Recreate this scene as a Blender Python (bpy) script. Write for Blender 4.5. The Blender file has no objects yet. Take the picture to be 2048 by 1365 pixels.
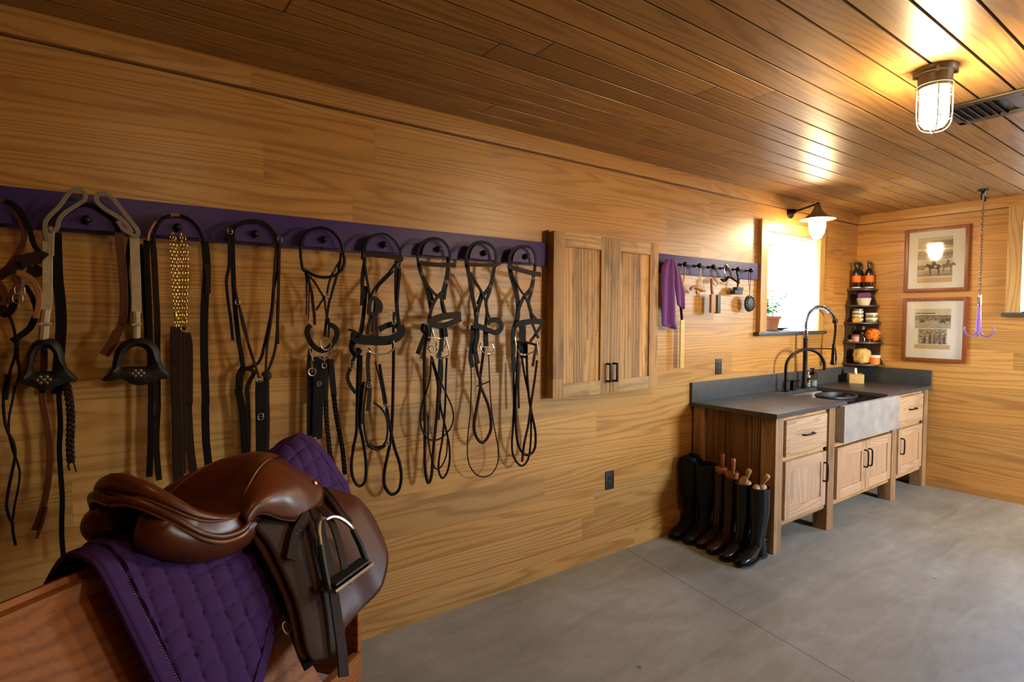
import bpy, bmesh, math, random
from mathutils import Vector, Matrix
random.seed(7)
PI = math.pi
sin, cos = math.sin, math.cos
SC = bpy.context.scene
COL = SC.collection

# ------------------------------------------------------------------ camera
CD, CH, YAW, PIT, ROL, FPX = 2.52418, 1.52268, 0.633987, 0.0419024, 0.0033081, 1131.906
LX, HZ = 6.103, 2.534          # room: far wall at x=LX, ceiling at z=HZ, long wall at y=0
CAMP = Vector((0, -CD, CH))
_F = Vector((sin(YAW)*cos(PIT), cos(YAW)*cos(PIT), -sin(PIT)))
_R = _F.cross(Vector((0, 0, 1))).normalized()
_U = _R.cross(_F)
CR = cos(ROL)*_R + sin(ROL)*_U
CU = -sin(ROL)*_R + cos(ROL)*_U
cam = bpy.data.cameras.new('camera'); camo = bpy.data.objects.new('camera', cam); COL.objects.link(camo)
camo.matrix_world = Matrix(((CR.x, CU.x, -_F.x, CAMP.x), (CR.y, CU.y, -_F.y, CAMP.y), (CR.z, CU.z, -_F.z, CAMP.z), (0, 0, 0, 1)))
cam.sensor_width = 36; cam.lens = FPX*36/2048; cam.clip_start = .02
SC.camera = camo

def ray(x, y): return _F + (x-1024)/FPX*CR - (y-682.5)/FPX*CU
def hitp(x, y, ax, val):                       # where the sight line through a photo point meets a plane
    v = ray(x, y); t = (val-CAMP[ax])/v[ax]; return CAMP + t*v
def W(x, y, off=0.0): return hitp(x, y, 1, -off)

# ------------------------------------------------------------------ objects
def link(name, me, mat=None, parent=None):
    o = bpy.data.objects.new(name, me); COL.objects.link(o)
    if mat is not None: o.data.materials.append(mat)
    if parent is not None:
        o.parent = parent
    return o
def thing(name, label, cat, loc=(0, 0, 0), group=None):
    o = bpy.data.objects.new(name, None); COL.objects.link(o); o.location = loc
    o.empty_display_size = .05
    o['label'] = label; o['category'] = cat
    if group: o['group'] = group
    return o
def tag(o, label, cat, group=None):
    o['label'] = label; o['category'] = cat
    if group: o['group'] = group
    return o

class MB:
    """collects shapes in world coordinates, links them as ONE mesh object"""
    def __init__(s): s.bm = bmesh.new()
    def face(s, vs):
        try: return s.bm.faces.new(vs)
        except ValueError: return None
    def box(s, a, b, bev=0.0):
        a, b = Vector(a), Vector(b)
        lo = Vector((min(a.x, b.x), min(a.y, b.y), min(a.z, b.z))); hi = Vector((max(a.x, b.x), max(a.y, b.y), max(a.z, b.z)))
        return s.obox((lo+hi)/2, (hi-lo)/2, Matrix.Identity(3), bev)
    def obox(s, c, h, R=None, bev=0.0):
        R = R or Matrix.Identity(3); c = Vector(c)
        vs = [s.bm.verts.new(c + R @ Vector((x*h[0], y*h[1], z*h[2]))) for x in (-1, 1) for y in (-1, 1) for z in (-1, 1)]
        fs = [s.bm.faces.new([vs[i] for i in q]) for q in ((0, 1, 3, 2), (4, 6, 7, 5), (0, 4, 5, 1), (2, 3, 7, 6), (0, 2, 6, 4), (1, 5, 7, 3))]
        if bev > 0:
            es = list({e for f in fs for e in f.edges})
            bmesh.ops.bevel(s.bm, geom=es, offset=bev, segments=2, affect='EDGES', profile=.7)
        return s
    def grid(s, rows, closed_u=False, closed_v=False, cap=False):
        V = [[s.bm.verts.new(p) for p in r] for r in rows]
        n, m = len(V), len(V[0])
        for i in range(n if closed_u else n-1):
            for j in range(m if closed_v else m-1):
                s.face([V[i][j], V[i][(j+1) % m], V[(i+1) % n][(j+1) % m], V[(i+1) % n][j]])
        if cap and closed_v:
            s.face(V[0][::-1]); s.face(V[-1])
        return V
    def tube(s, pts, r, seg=8, closed=False, flat=1.0, up=None, cap=True):
        pts = [Vector(p) for p in pts]; n = len(pts)
        rr = r if isinstance(r, (list, tuple)) else [r]*n
        rows = []; last = None
        for i, p in enumerate(pts):
            a = pts[(i-1) % n] if (closed or i > 0) else p
            b = pts[(i+1) % n] if (closed or i < n-1) else p
            t = (b-a)
            if t.length < 1e-9: t = Vector((0, 0, 1))
            t.normalize()
            u = Vector(up) if up is not None else (last if last is not None else (Vector((0, 0, 1)) if abs(t.z) < .9 else Vector((1, 0, 0))))
            u = (u - u.dot(t)*t)
            if u.length < 1e-6: u = Vector((1, 0, 0)) - t.x*t
            u.normalize(); last = u
            v = t.cross(u)
            rows.append([p + rr[i]*(cos(2*PI*k/seg)*v + flat*sin(2*PI*k/seg)*u) for k in range(seg)])
        s.grid(rows, closed_u=closed, closed_v=True, cap=cap and not closed)
        return s
    def ribbon(s, pts, w, th=.003, n=(0, -1, 0), closed=False):
        """flat strap: width w, thickness th, face normal about n (constant or one per point)"""
        pts = [Vector(p) for p in pts]; m = len(pts); rows = []
        for i, p in enumerate(pts):
            a = pts[(i-1) % m] if (closed or i > 0) else p
            b = pts[(i+1) % m] if (closed or i < m-1) else p
            t = (b-a); t = t.normalized() if t.length > 1e-9 else Vector((0, 0, -1))
            nn = Vector(n[i]) if isinstance(n, list) else Vector(n)
            sd = t.cross(nn)
            if sd.length < 1e-4: sd = Vector((1, 0, 0))
            sd.normalize(); nn = sd.cross(t).normalized()
            ww = w[i] if isinstance(w, (list, tuple)) else w
            h = ww/2; e = th/2; c = min(h*.35, th*.4)
            rows.append([p + sd*x + nn*y for x, y in ((-h, -e+c), (-h+c, -e), (h-c, -e), (h, -e+c), (h, e-c), (h-c, e), (-h+c, e), (-h, e-c))])
        s.grid(rows, closed_u=closed, closed_v=True, cap=not closed)
        return s
    def lathe(s, prof, c=(0, 0, 0), seg=24, R=None, cap=True):
        c = Vector(c); R = R or Matrix.Identity(3)
        rows = [[c + R @ Vector((r*cos(2*PI*k/seg), r*sin(2*PI*k/seg), z)) for k in range(seg)] for r, z in prof]
        s.grid(rows, closed_v=True, cap=cap); return s
    def sphere(s, c, r, seg=16, rings=10, sc=(1, 1, 1), R=None):
        c = Vector(c); R = R or Matrix.Identity(3)
        prof = [(max(1e-4, sin(PI*i/rings)), -cos(PI*i/rings)) for i in range(rings+1)]
        rows = [[c + R @ Vector((r*sc[0]*a*cos(2*PI*k/seg), r*sc[1]*a*sin(2*PI*k/seg), r*sc[2]*z)) for k in range(seg)] for a, z in prof]
        s.grid(rows, closed_v=True, cap=True); return s
    def torus(s, c, R1, r, axis=(0, 0, 1), seg=24, sseg=8, a0=0, a1=2*PI, sc=(1, 1)):
        ax = Vector(axis).normalized(); u = ax.orthogonal().normalized()
        if abs(ax.z) < .9: u = (Vector((0, 0, 1)) - ax.z*ax).normalized()
        v = ax.cross(u); c = Vector(c); full = abs(a1-a0-2*PI) < 1e-6
        n = seg if full else seg+1
        pts = [c + R1*(sc[0]*cos(a0+(a1-a0)*i/seg)*v + sc[1]*sin(a0+(a1-a0)*i/seg)*u) for i in range(n)]
        return s.tube(pts, r, sseg, closed=full)
    def prism(s, poly, d, holes=None):
        """polygon (3D points, planar) extruded by vector d"""
        d = Vector(d); A = [s.bm.verts.new(Vector(p)) for p in poly]; B = [s.bm.verts.new(Vector(p)+d) for p in poly]
        s.face(A[::-1]); s.face(B); n = len(A)
        for i in range(n): s.face([A[i], A[(i+1) % n], B[(i+1) % n], B[i]])
        return s
    def build(s, name, mat=None, parent=None, smooth=35, origin=None, uv=False):
        bmesh.ops.remove_doubles(s.bm, verts=s.bm.verts, dist=1e-6)
        bmesh.ops.recalc_face_normals(s.bm, faces=s.bm.faces)
        me = bpy.data.meshes.new(name)
        pw = Vector((0, 0, 0))
        if parent is not None:
            q = parent
            while q is not None: pw = pw + Vector(q.location); q = q.parent
        if parent is None and origin is not None: pw = Vector(origin)
        if pw.length > 0: bmesh.ops.translate(s.bm, verts=s.bm.verts, vec=-pw)
        if smooth:
            for f in s.bm.faces: f.smooth = True
        s.bm.to_mesh(me); s.bm.free()
        if smooth: me.set_sharp_from_angle(angle=math.radians(smooth))
        o = link(name, me, mat, parent)
        if parent is None and origin is not None: o.location = origin
        return o

def catmull(pts, n=6, closed=False):
    pts = [Vector(p) for p in pts]; m = len(pts)
    if m < 3 and not closed:
        return [pts[0].lerp(pts[-1], i/n) for i in range(n+1)]
    out = []
    for i in range(m if closed else m-1):
        p0 = pts[(i-1) % m] if (closed or i > 0) else pts[0]*2-pts[1]
        p1 = pts[i]; p2 = pts[(i+1) % m]
        p3 = pts[(i+2) % m] if (closed or i+2 < m) else pts[-1]*2-pts[-2]
        for k in range(n):
            t = k/n
            out.append(.5*((2*p1)+(-p0+p2)*t+(2*p0-5*p1+4*p2-p3)*t*t+(-p0+3*p1-3*p2+p3)*t**3))
    if not closed: out.append(pts[-1])
    return out
def resample(pts, n):
    L = [0]
    for i in range(1, len(pts)): L.append(L[-1]+(pts[i]-pts[i-1]).length)
    out = []; j = 0
    for k in range(n):
        t = L[-1]*k/(n-1)
        while j < len(L)-2 and L[j+1] < t: j += 1
        d = L[j+1]-L[j]
        out.append(pts[j].lerp(pts[j+1], (t-L[j])/d if d > 1e-9 else 0))
    return out
def curve(pts, n): return resample(catmull(pts, 8), n)

# ------------------------------------------------------------------ node materials
class G:
    def __init__(s, name):
        s.m = bpy.data.materials.new(name); s.m.use_nodes = True; s.t = s.m.node_tree; s.t.nodes.clear()
        s.out = s.t.nodes.new('ShaderNodeOutputMaterial'); s.b = s.t.nodes.new('ShaderNodeBsdfPrincipled')
        s.t.links.new(s.b.outputs[0], s.out.inputs[0])
    def n(s, typ, ins=None, **kw):
        nd = s.t.nodes.new(typ)
        for k, v in kw.items(): setattr(nd, k, v)
        for k, v in (ins or {}).items():
            if isinstance(v, bpy.types.NodeSocket): s.t.links.new(v, nd.inputs[k])
            else: nd.inputs[k].default_value = v
        return nd
    def ma(s, op, a, b=None, c=None, clamp=False):
        ins = {0: a}
        if b is not None: ins[1] = b
        if c is not None: ins[2] = c
        nd = s.n('ShaderNodeMath', ins, operation=op); nd.use_clamp = clamp; return nd.outputs[0]
    def vec(s, x, y, z): return s.n('ShaderNodeCombineXYZ', {0: x, 1: y, 2: z}).outputs[0]
    def mix(s, f, a, b, blend='MIX'):
        nd = s.n('ShaderNodeMix', data_type='RGBA', blend_type=blend)
        for k, v in ((0, f), (6, a), (7, b)):
            if isinstance(v, bpy.types.NodeSocket): s.t.links.new(v, nd.inputs[k])
            else: nd.inputs[k].default_value = v if k == 0 else (v if len(v) == 4 else (*v, 1))
        return nd.outputs[2]
    def noise(s, v, scale, detail=2, rough=.5, dist=0):
        return s.n('ShaderNodeTexNoise', {'Vector': v, 'Scale': scale, 'Detail': detail, 'Roughness': rough, 'Distortion': dist}).outputs[0]
    def ramp(s, f, stops):
        nd = s.n('ShaderNodeValToRGB', {0: f}); e = nd.color_ramp.elements
        while len(e) > 1: e.remove(e[-1])
        e[0].position = stops[0][0]; e[0].color = (*stops[0][1], 1)
        for p, c in stops[1:]:
            x = e.new(p); x.color = (*c, 1)
        return nd.outputs[0]
    def mr(s, v, a, b, c, d):
        return s.n('ShaderNodeMapRange', {0: v, 1: a, 2: b, 3: c, 4: d}).outputs[0]
    def set(s, **kw):
        for k, v in kw.items():
            k = k.replace('_', ' ')
            if isinstance(v, bpy.types.NodeSocket): s.t.links.new(v, s.b.inputs[k])
            else: s.b.inputs[k].default_value = v if not (isinstance(v, tuple) and len(v) == 3) else (*v, 1)
        return s
    def bump(s, h, strength=.3, dist=.01):
        b = s.n('ShaderNodeBump', {'Height': h, 'Strength': strength, 'Distance': dist}).outputs[0]
        s.t.links.new(b, s.b.inputs['Normal']); return s

def lin(h):                                    # '#rrggbb' -> linear
    h = h.lstrip('#'); r = []
    for i in (0, 2, 4):
        c = int(h[i:i+2], 16)/255; r.append(c/12.92 if c <= .04045 else ((c+.055)/1.055)**2.4)
    return tuple(r)

def wood(name, light, dark, along='X', across='Z', bw=.163, off=.12, blen=2.3, rough=.38, ring=1.0, vary=.16, joint=.0011,
         jointdark=.45, coat=0.0, cath=1.0, fine=.55, stain=None, hue=.5, freq=17.0, bumpk=.12):
    g = G(name)
    pos = g.n('ShaderNodeNewGeometry').outputs['Position']
    sp = g.n('ShaderNodeSeparateXYZ', {0: pos}); ax = {'X': 0, 'Y': 1, 'Z': 2}
    a = sp.outputs[ax[along]]; c = sp.outputs[ax[across]]
    d = sp.outputs[[i for i in (0, 1, 2) if i not in (ax[along], ax[across])][0]]
    cr = g.ma('DIVIDE', g.ma('SUBTRACT', c, off), bw)
    row = g.ma('FLOOR', cr)
    r1 = g.n('ShaderNodeTexWhiteNoise', {'W': row}, noise_dimensions='1D').outputs[0]
    a2 = g.ma('DIVIDE', g.ma('ADD', a, g.ma('MULTIPLY', r1, blen*7)), blen)
    colm = g.ma('FLOOR', a2)
    wn = g.n('ShaderNodeTexWhiteNoise', {'Vector': g.vec(row, colm, 3.3)}, noise_dimensions='3D').outputs[1]
    rs = g.n('ShaderNodeSeparateXYZ', {0: wn})
    rx, ry, rz = rs.outputs
    rowf = g.ma('MULTIPLY', rx, 40.0); rowg = g.ma('MULTIPLY', ry, 40.0)
    # growth rings: contours of a stretched noise plus the board's own slope -> flame grain
    nv = g.vec(g.ma('ADD', g.ma('MULTIPLY', a, .48), rowf), g.ma('ADD', g.ma('MULTIPLY', c, 6.5), rowg), g.ma('MULTIPLY', d, 6.5))
    n1 = g.noise(nv, 1.0, 1.5, .45)
    ph = g.ma('ADD', g.ma('MULTIPLY', n1, freq*cath), g.ma('MULTIPLY', c, g.mr(rz, 0, 1, 8.0, 48.0)))
    wob = g.noise(g.vec(g.ma('MULTIPLY', a, 5.0), g.ma('MULTIPLY', c, 40.0), g.ma('MULTIPLY', d, 40.0)), 1.0, 2)
    ph = g.ma('ADD', ph, g.ma('MULTIPLY', wob, .35))
    band = g.ma('ADD', g.ma('MULTIPLY', g.ma('SINE', g.ma('MULTIPLY', ph, 2*PI)), .5), .5)
    band = g.ma('POWER', band, 2.2)
    strk = g.noise(g.vec(g.ma('ADD', g.ma('MULTIPLY', a, 2.5), rowf), g.ma('MULTIPLY', c, 190.0), g.ma('MULTIPLY', d, 190.0)), 1.0, 3, .6)
    soft = g.noise(g.vec(g.ma('ADD', g.ma('MULTIPLY', a, .7), rowg), g.ma('MULTIPLY', c, 12.0), g.ma('MULTIPLY', d, 12.0)), 1.0, 2)
    f = g.ma('ADD', g.ma('MULTIPLY', band, .62*ring), g.ma('MULTIPLY', g.ma('SUBTRACT', strk, .5), fine*2), clamp=False)
    f = g.ma('ADD', f, g.ma('MULTIPLY', g.ma('SUBTRACT', soft, .5), .7))
    f = g.ma('ADD', f, g.ma('MULTIPLY', g.ma('SUBTRACT', rz, .5), vary*1.5), clamp=True)
    col = g.mix(f, light, dark)
    t = g.mr(rx, 0, 1, 1-vary, 1+vary)
    col = g.mix(1.0, col, g.vec(t, g.ma('MULTIPLY', t, g.mr(ry, 0, 1, 1-.06*hue*2, 1+.03*hue*2)), g.ma('MULTIPLY', t, g.mr(ry, 0, 1, 1-.14*hue*2, 1+.12*hue*2))), 'MULTIPLY')
    if stain:
        st = g.noise(g.vec(g.ma('ADD', g.ma('MULTIPLY', a, 4.0), rowf), g.ma('MULTIPLY', c, 16.0), g.ma('MULTIPLY', d, 16.0)), 1.0, 3, .6)
        col = g.mix(g.mr(st, .52, .70, 0, .72), col, stain)
        sp2 = g.n('ShaderNodeTexVoronoi', {'Vector': pos, 'Scale': 7.0}, feature='F1').outputs[0]
        col = g.mix(g.mr(sp2, .022, .045, .85, 0), col, (.01, .007, .004))
    fr = g.ma('FRACT', cr); jn = joint/bw
    j = g.ma('LESS_THAN', fr, jn)
    fe = g.ma('FRACT', a2); j = g.ma('MAXIMUM', j, g.ma('LESS_THAN', fe, joint*.8/blen))
    col = g.mix(g.ma('MULTIPLY', j, jointdark), col, (.03, .015, .005))
    g.set(Base_Color=col, Roughness=g.mr(strk, .3, .7, rough-.05, rough+.08), Specular_IOR_Level=.45)
    if coat: g.set(Coat_Weight=coat, Coat_Roughness=.18)
    g.bump(g.ma('ADD', g.ma('MULTIPLY', band, -.4), g.ma('MULTIPLY', strk, -.6)), bumpk, .004)
    return g.m

def plain(name, col, rough=.5, metal=0.0, nscale=0, namp=.15, coat=0, bump=0, bscale=60, spec=.5, emis=None, estr=0, **kw):
    g = G(name)
    c = col if not isinstance(col, str) else lin(col)
    v = g.n('ShaderNodeTexCoord').outputs['Object']
    if nscale:
        n = g.noise(v, nscale, 3, .6)
        cc = g.mix(n, tuple(x*(1-namp) for x in c), tuple(min(1, x*(1+namp)) for x in c))
        g.set(Base_Color=cc)
    else: g.set(Base_Color=c)
    g.set(Roughness=rough, Metallic=metal, Specular_IOR_Level=spec)
    if coat: g.set(Coat_Weight=coat, Coat_Roughness=.2)
    if bump: g.bump(g.noise(v, bscale, 3, .6), bump, .003)
    if emis: g.set(Emission_Color=emis, Emission_Strength=estr)
    for k, vv in kw.items(): g.set(**{k: vv})
    return g.m

OAKL, OAKD = (.53, .275, .072), (.29, .125, .026)
M = {}
M['oak_x'] = wood('oak_boards', OAKL, OAKD, 'X', 'Z', .163, .120, 2.6, vary=.15, rough=.36, cath=.62)
M['oak_y'] = wood('oak_boards_side', OAKL, OAKD, 'Y', 'Z', .163, .120, 2.6, vary=.15, rough=.36, cath=.62)
M['trim_x'] = wood('oak_trim', OAKL, OAKD, 'X', 'Z', .5, -.2, 3.1, vary=.05, rough=.36)
M['trim_y'] = wood('oak_trim_side', OAKL, OAKD, 'Y', 'Z', .5, -.2, 3.1, vary=.05, rough=.36)
M['trim_z'] = wood('oak_casing', (.58, .33, .11), (.36, .18, .05), 'Z', 'X', .6, .05, 4.1, vary=.04, rough=.4)
M['trim_zy'] = wood('oak_casing_side', (.58, .36, .13), (.33, .175, .05), 'Z', 'Y', .6, .05, 4.1, vary=.04, rough=.4)
M['ceil'] = wood('oak_ceiling', (.40, .22, .068), (.19, .09, .023), 'X', 'Y', .127, -.0155, 3.3, vary=.2, rough=.37, joint=.009, jointdark=.95, cath=.7, bumpk=.02, fine=.25)
M['recl_z'] = wood('reclaimed_oak', (.52, .285, .085), (.16, .072, .020), 'Z', 'X', .083, .02, 2.2, vary=.34, rough=.6, stain=(.085, .058, .035), joint=.0016, jointdark=.8, freq=5)
M['recl_x'] = wood('reclaimed_oak_rail', (.52, .315, .12), (.24, .125, .04), 'X', 'Z', .4, .02, .85, vary=.2, rough=.6, stain=(.12, .08, .045), joint=0, freq=5)
M['recl_zp'] = wood('reclaimed_oak_stile', (.44, .245, .085), (.20, .10, .032), 'Z', 'X', .31, .02, 2.2, vary=.16, rough=.6, stain=(.11, .075, .042), joint=0, freq=5)
M['dark_y'] = wood('dark_barn_boards', (.22, .10, .032), (.035, .017, .008), 'Z', 'Y', .105, .0, 1.9, vary=.5, rough=.6, stain=(.05, .03, .016), joint=.002, jointdark=.9, freq=5)
M['door_z'] = wood('pale_oak_panel', (.46, .29, .165), (.30, .175, .095), 'Z', 'X', .6, .13, 1.9, vary=.08, rough=.55, joint=0, fine=.6)
M['door_x'] = wood('pale_oak_rail', (.50, .32, .18), (.30, .175, .09), 'X', 'Z', .6, .13, 1.9, vary=.08, rough=.55, joint=0, fine=.6)
M['post'] = wood('barn_post', (.33, .185, .078), (.14, .070, .028), 'Z', 'X', .5, .2, 2.5, vary=.2, rough=.65, stain=(.10, .065, .04), joint=0, freq=5, fine=.6)
M['rack'] = wood('cherry_rack', (.36, .108, .015), (.19, .052, .007), 'X', 'Z', 1.6, -.5, 4.4, vary=.05, rough=.62, joint=0, freq=4, fine=.5)
M['frame'] = wood('cherry_frame', (.25, .07, .018), (.13, .032, .009), 'Z', 'Y', .5, .1, 2, vary=.1, rough=.35, joint=0, freq=4)
M['shelf'] = plain('walnut_shelf', (.055, .028, .014), .45, nscale=20, namp=.4)
M['slate'] = plain('soapstone', (.050, .052, .056), .36, nscale=14, namp=.5, bump=.15, bscale=120)
M['apron'] = plain('concrete_sink', (.32, .295, .26), .5, nscale=9, namp=.45, bump=.08, bscale=60)
M['black'] = plain('black_iron', (.012, .011, .010), .42, metal=.6, nscale=40, namp=.3)
M['bronze'] = plain('dark_bronze', (.018, .013, .012), .35, metal=.85, nscale=30, namp=.3)
M['brassd'] = plain('antique_brass', (.16, .12, .06), .5, metal=.8)
M['steel'] = plain('polished_steel', (.62, .60, .56), .18, metal=1.0)
M['brass'] = plain('brass', (.50, .31, .08), .32, metal=1.0)
M['galv'] = plain('aged_metal', (.33, .30, .23), .42, metal=.9, nscale=20, namp=.3)
M['grille'] = plain('vent_metal', (.055, .047, .036), .35, metal=.8)
M['strap'] = plain('black_leather', (.0075, .0050, .0038), .5, spec=.10, nscale=30, namp=.5, bump=.1, bscale=300)
M['strapb'] = plain('dark_brown_leather', (.026, .012, .007), .5, spec=.10, nscale=25, namp=.5, bump=.1, bscale=300)
M['strapo'] = plain('chestnut_leather', (.105, .028, .008), .4, spec=.3, nscale=18, namp=.5, bump=.1, bscale=300)
M['strapl'] = plain('chestnut_leather_worn', (.30, .11, .030), .4, nscale=18, namp=.4, bump=.1, bscale=300)
M['rawhide'] = plain('rawhide_lacing', (.40, .30, .17), .6, nscale=50, namp=.25, bump=.4, bscale=150)
M['rawgrey'] = plain('grey_webbing', (.22, .18, .115), .7, nscale=60, namp=.3, bump=.4, bscale=200)
M['tooled'] = plain('tooled_leather', (.016, .012, .008), .5, spec=.3, nscale=60, namp=.6, bump=.8, bscale=110)
M['purple'] = plain('purple_paint', (.052, .028, .150), .42, spec=.25, nscale=9, namp=.22)
M['sad'] = plain('saddle_leather', (.108, .023, .006), .31, spec=.36, nscale=9, namp=.6, bump=.06, bscale=220)
M['sadd'] = plain('saddle_flap_leather', (.046, .020, .010), .5, spec=.12, nscale=7, namp=.5, bump=.08, bscale=200)
M['sadr'] = plain('saddle_red_leather', (.082, .019, .008), .38, spec=.2, nscale=9, namp=.4, bump=.06, bscale=220)
M['welt'] = plain('saddle_welt', (.20, .065, .020), .3, nscale=20, namp=.3, coat=.3)
M['quilt'] = plain('purple_quilted_cotton', (.056, .019, .098), .85, spec=.2, nscale=120, namp=.22, bump=.25, bscale=500)
M['towelm'] = plain('purple_terry', (.155, .038, .230), .95, nscale=200, namp=.25, bump=.6, bscale=400, Sheen_Weight=.3)
M['thread'] = plain('white_thread', (.55, .5, .55), .8)
M['white'] = plain('white_plastic', (.78, .76, .70), .4)
M['terra'] = plain('terracotta', (.26, .085, .035), .8, nscale=15, namp=.2)
M['leaf'] = plain('leaf_green', (.035, .17, .03), .5, nscale=20, namp=.4)
M['petaly'] = plain('yellow_petal', (.85, .70, .15), .6)
M['petalo'] = plain('orange_petal', (.8, .3, .12), .6)
M['coil'] = plain('dull_coil', (.30, .28, .27), .38, metal=1.0)
M['soapl'] = plain('soap_liquid', (.70, .75, .70), .15)
M['orange'] = plain('orange_label', (.85, .20, .02), .5)
M['bottle'] = plain('black_bottle', (.012, .012, .012), .22, coat=.4)
M['yellow'] = plain('yellow_sponge', (.75, .42, .03), .9, nscale=80, namp=.3, bump=.8, bscale=150)
M['seaspg'] = plain('natural_sponge', (.62, .42, .14), .95, nscale=30, namp=.5, bump=1.0, bscale=70)
M['tissue'] = plain('kraft_box', (.58, .38, .13), .7, nscale=10, namp=.15)
M['paper'] = plain('tissue_paper', (.80, .80, .78), .9)
M['pink'] = plain('pink_wax', (.65, .36, .38), .5)
M['rubber'] = plain('black_rubber', (.010, .010, .010), .5)
M['mat'] = plain('white_mat', (.76, .75, .68), .8)
M['hookp'] = plain('purple_hook', (.22, .09, .36), .4)
M['chainr'] = plain('rusty_chain', (.16, .085, .045), .5, metal=.7)
M['bootb'] = plain('black_boot_leather', (.007, .006, .0055), .22, spec=.3, coat=.12, nscale=10, namp=.4)
M['bootm'] = plain('matte_boot_leather', (.008, .0075, .007), .45, spec=.2, nscale=10, namp=.4)
M['bootr'] = plain('brown_boot_leather', (.028, .010, .006), .25, spec=.3, coat=.15, nscale=10, namp=.4)
M['treew'] = plain('boot_tree_wood', (.30, .095, .022), .35, nscale=12, namp=.25, coat=.3)
M['treep'] = plain('boot_tree_pale_wood', (.40, .23, .09), .4, nscale=12, namp=.25)
M['stick'] = plain('yellow_wood', (.62, .42, .12), .5, nscale=30, namp=.2)
M['bronw'] = plain('brush_wood', (.42, .19, .06), .45, nscale=20, namp=.2)
M['bluegrey'] = plain('blue_grey_bristle', (.04, .06, .08), .6)
M['outlet'] = plain('dark_outlet', (.018, .012, .009), .4)

# concrete floor: trowelled grey with warm clouds, saw-cut joint
g = G('polished_concrete')
p = g.n('ShaderNodeNewGeometry').outputs['Position']; sp = g.n('ShaderNodeSeparateXYZ', {0: p})
n1 = g.noise(p, 1.3, 4, .6, .8); n2 = g.noise(p, 9, 4, .65); n3 = g.noise(p, 120, 2, .6)
n4 = g.noise(g.vec(g.ma('MULTIPLY', sp.outputs[0], 2.0), g.ma('MULTIPLY', sp.outputs[1], 9.0), 0.0), 1.0, 4, .6, 1.2)
c = g.ramp(g.ma('ADD', g.ma('MULTIPLY', n1, .6), g.ma('MULTIPLY', n4, .4)), [(.34, (.19, .19, .155)), (.50, (.29, .285, .24)), (.66, (.38, .375, .325))])
c = g.mix(g.mr(n2, .35, .7, 0, .4), c, (.23, .225, .19))
c = g.mix(g.mr(n3, .62, .7, 0, .3), c, (.12, .11, .09))
vo = g.n('ShaderNodeTexVoronoi', {'Vector': p, 'Scale': 2.3}, feature='F1').outputs[0]
c = g.mix(g.mr(vo, .018, .035, .7, 0), c, (.06, .05, .035))
# saw cut running out from the wall
jd = g.ma('ABSOLUTE', g.ma('SUBTRACT', sp.outputs[0], g.ma('ADD', 2.782, g.ma('MULTIPLY', sp.outputs[1], .168))))
jj = g.ma('LESS_THAN', jd, .0028)
c = g.mix(g.ma('MULTIPLY', jj, .8), c, (.05, .04, .03))
g.set(Base_Color=c, Roughness=g.mr(n1, .3, .7, .42, .62), Specular_IOR_Level=.4)
g.bump(g.ma('ADD', g.ma('MULTIPLY', n2, .6), g.ma('MULTIPLY', n4, .6)), .12, .01)
M['floor'] = g.m
# ================================================================== the room
XL, YF = -2.6, -4.9            # left wall and front wall (behind the camera)
def struct(o): o['kind'] = 'structure'; return o
WX0, WX1, WZ0, WZ1 = 4.39, 5.29, 1.41, 2.245     # window opening in the long wall
VY0, VY1, VZ0, VZ1 = -1.245, -2.12, 1.585, 2.44    # window opening in the far wall
WT = .55
m = MB(); m.box((XL-.3, YF-.3, -.2), (LX+.9, .9, 0)); struct(m.build('floor', M['floor'], smooth=0))
# long wall with opening
m = MB()
for a, b in (((XL, 0, 0), (WX0, WT, HZ)), ((WX1, 0, 0), (LX, WT, HZ)), ((WX0, 0, 0), (WX1, WT, WZ0-.03)), ((WX0, 0, WZ1), (WX1, WT, HZ))): m.box(a, b)
struct(m.build('wall_back', M['oak_x'], smooth=0))
m = MB()
for a, b in (((LX, WT, 0), (LX+WT, VY0, HZ)), ((LX, VY1, 0), (LX+WT, YF, HZ)), ((LX, VY0, 0), (LX+WT, VY1, VZ0-.03)), ((LX, VY0, VZ1), (LX+WT, VY1, HZ))): m.box(a, b)
struct(m.build('wall_right', M['oak_y'], smooth=0))
m = MB(); m.box((XL-.2, YF, 0), (XL, WT, HZ)); struct(m.build('wall_left', M['oak_y'], smooth=0))
# front wall, with an unseen window added behind the camera for cool fill light
DX0, DX1, DZ, DB = 4.3, 5.3, 2.2, 1.3
m = MB()
for a, b in (((XL, YF-.2, 0), (DX0, YF, HZ)), ((DX1, YF-.2, 0), (LX, YF, HZ)), ((DX0, YF-.2, DZ), (DX1, YF, HZ)), ((DX0, YF-.2, 0), (DX1, YF, DB))): m.box(a, b)
struct(m.build('wall_front', M['oak_x'], smooth=0))
# ceiling: tongue and groove boards, one moulded sheet
m = MB()
y = .0; prof = []
k = 0
yy = 0.56
edges = [-.011-.127*i for i in range(40)]
prof.append((WT, HZ))
for e in edges:
    if e < YF: break
    prof += [(e+.0055, HZ), (e+.002, HZ+.012), (e-.002, HZ+.012), (e-.0055, HZ)]
prof.append((YF-.2, HZ))
rows = [[Vector((x, yv, zv)) for yv, zv in prof] for x in (XL-.2, LX+WT)]
m.grid(rows); 
ce = m.build('ceiling', M['ceil'], smooth=0)
m = ce.data
mod = ce.modifiers.new('thickness', 'SOLIDIFY'); mod.thickness = .08; mod.offset = 1
struct(ce)
# make sure the sheet thickens upward
if ce.data.polygons[0].normal.z < 0: mod.offset = -1
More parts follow.
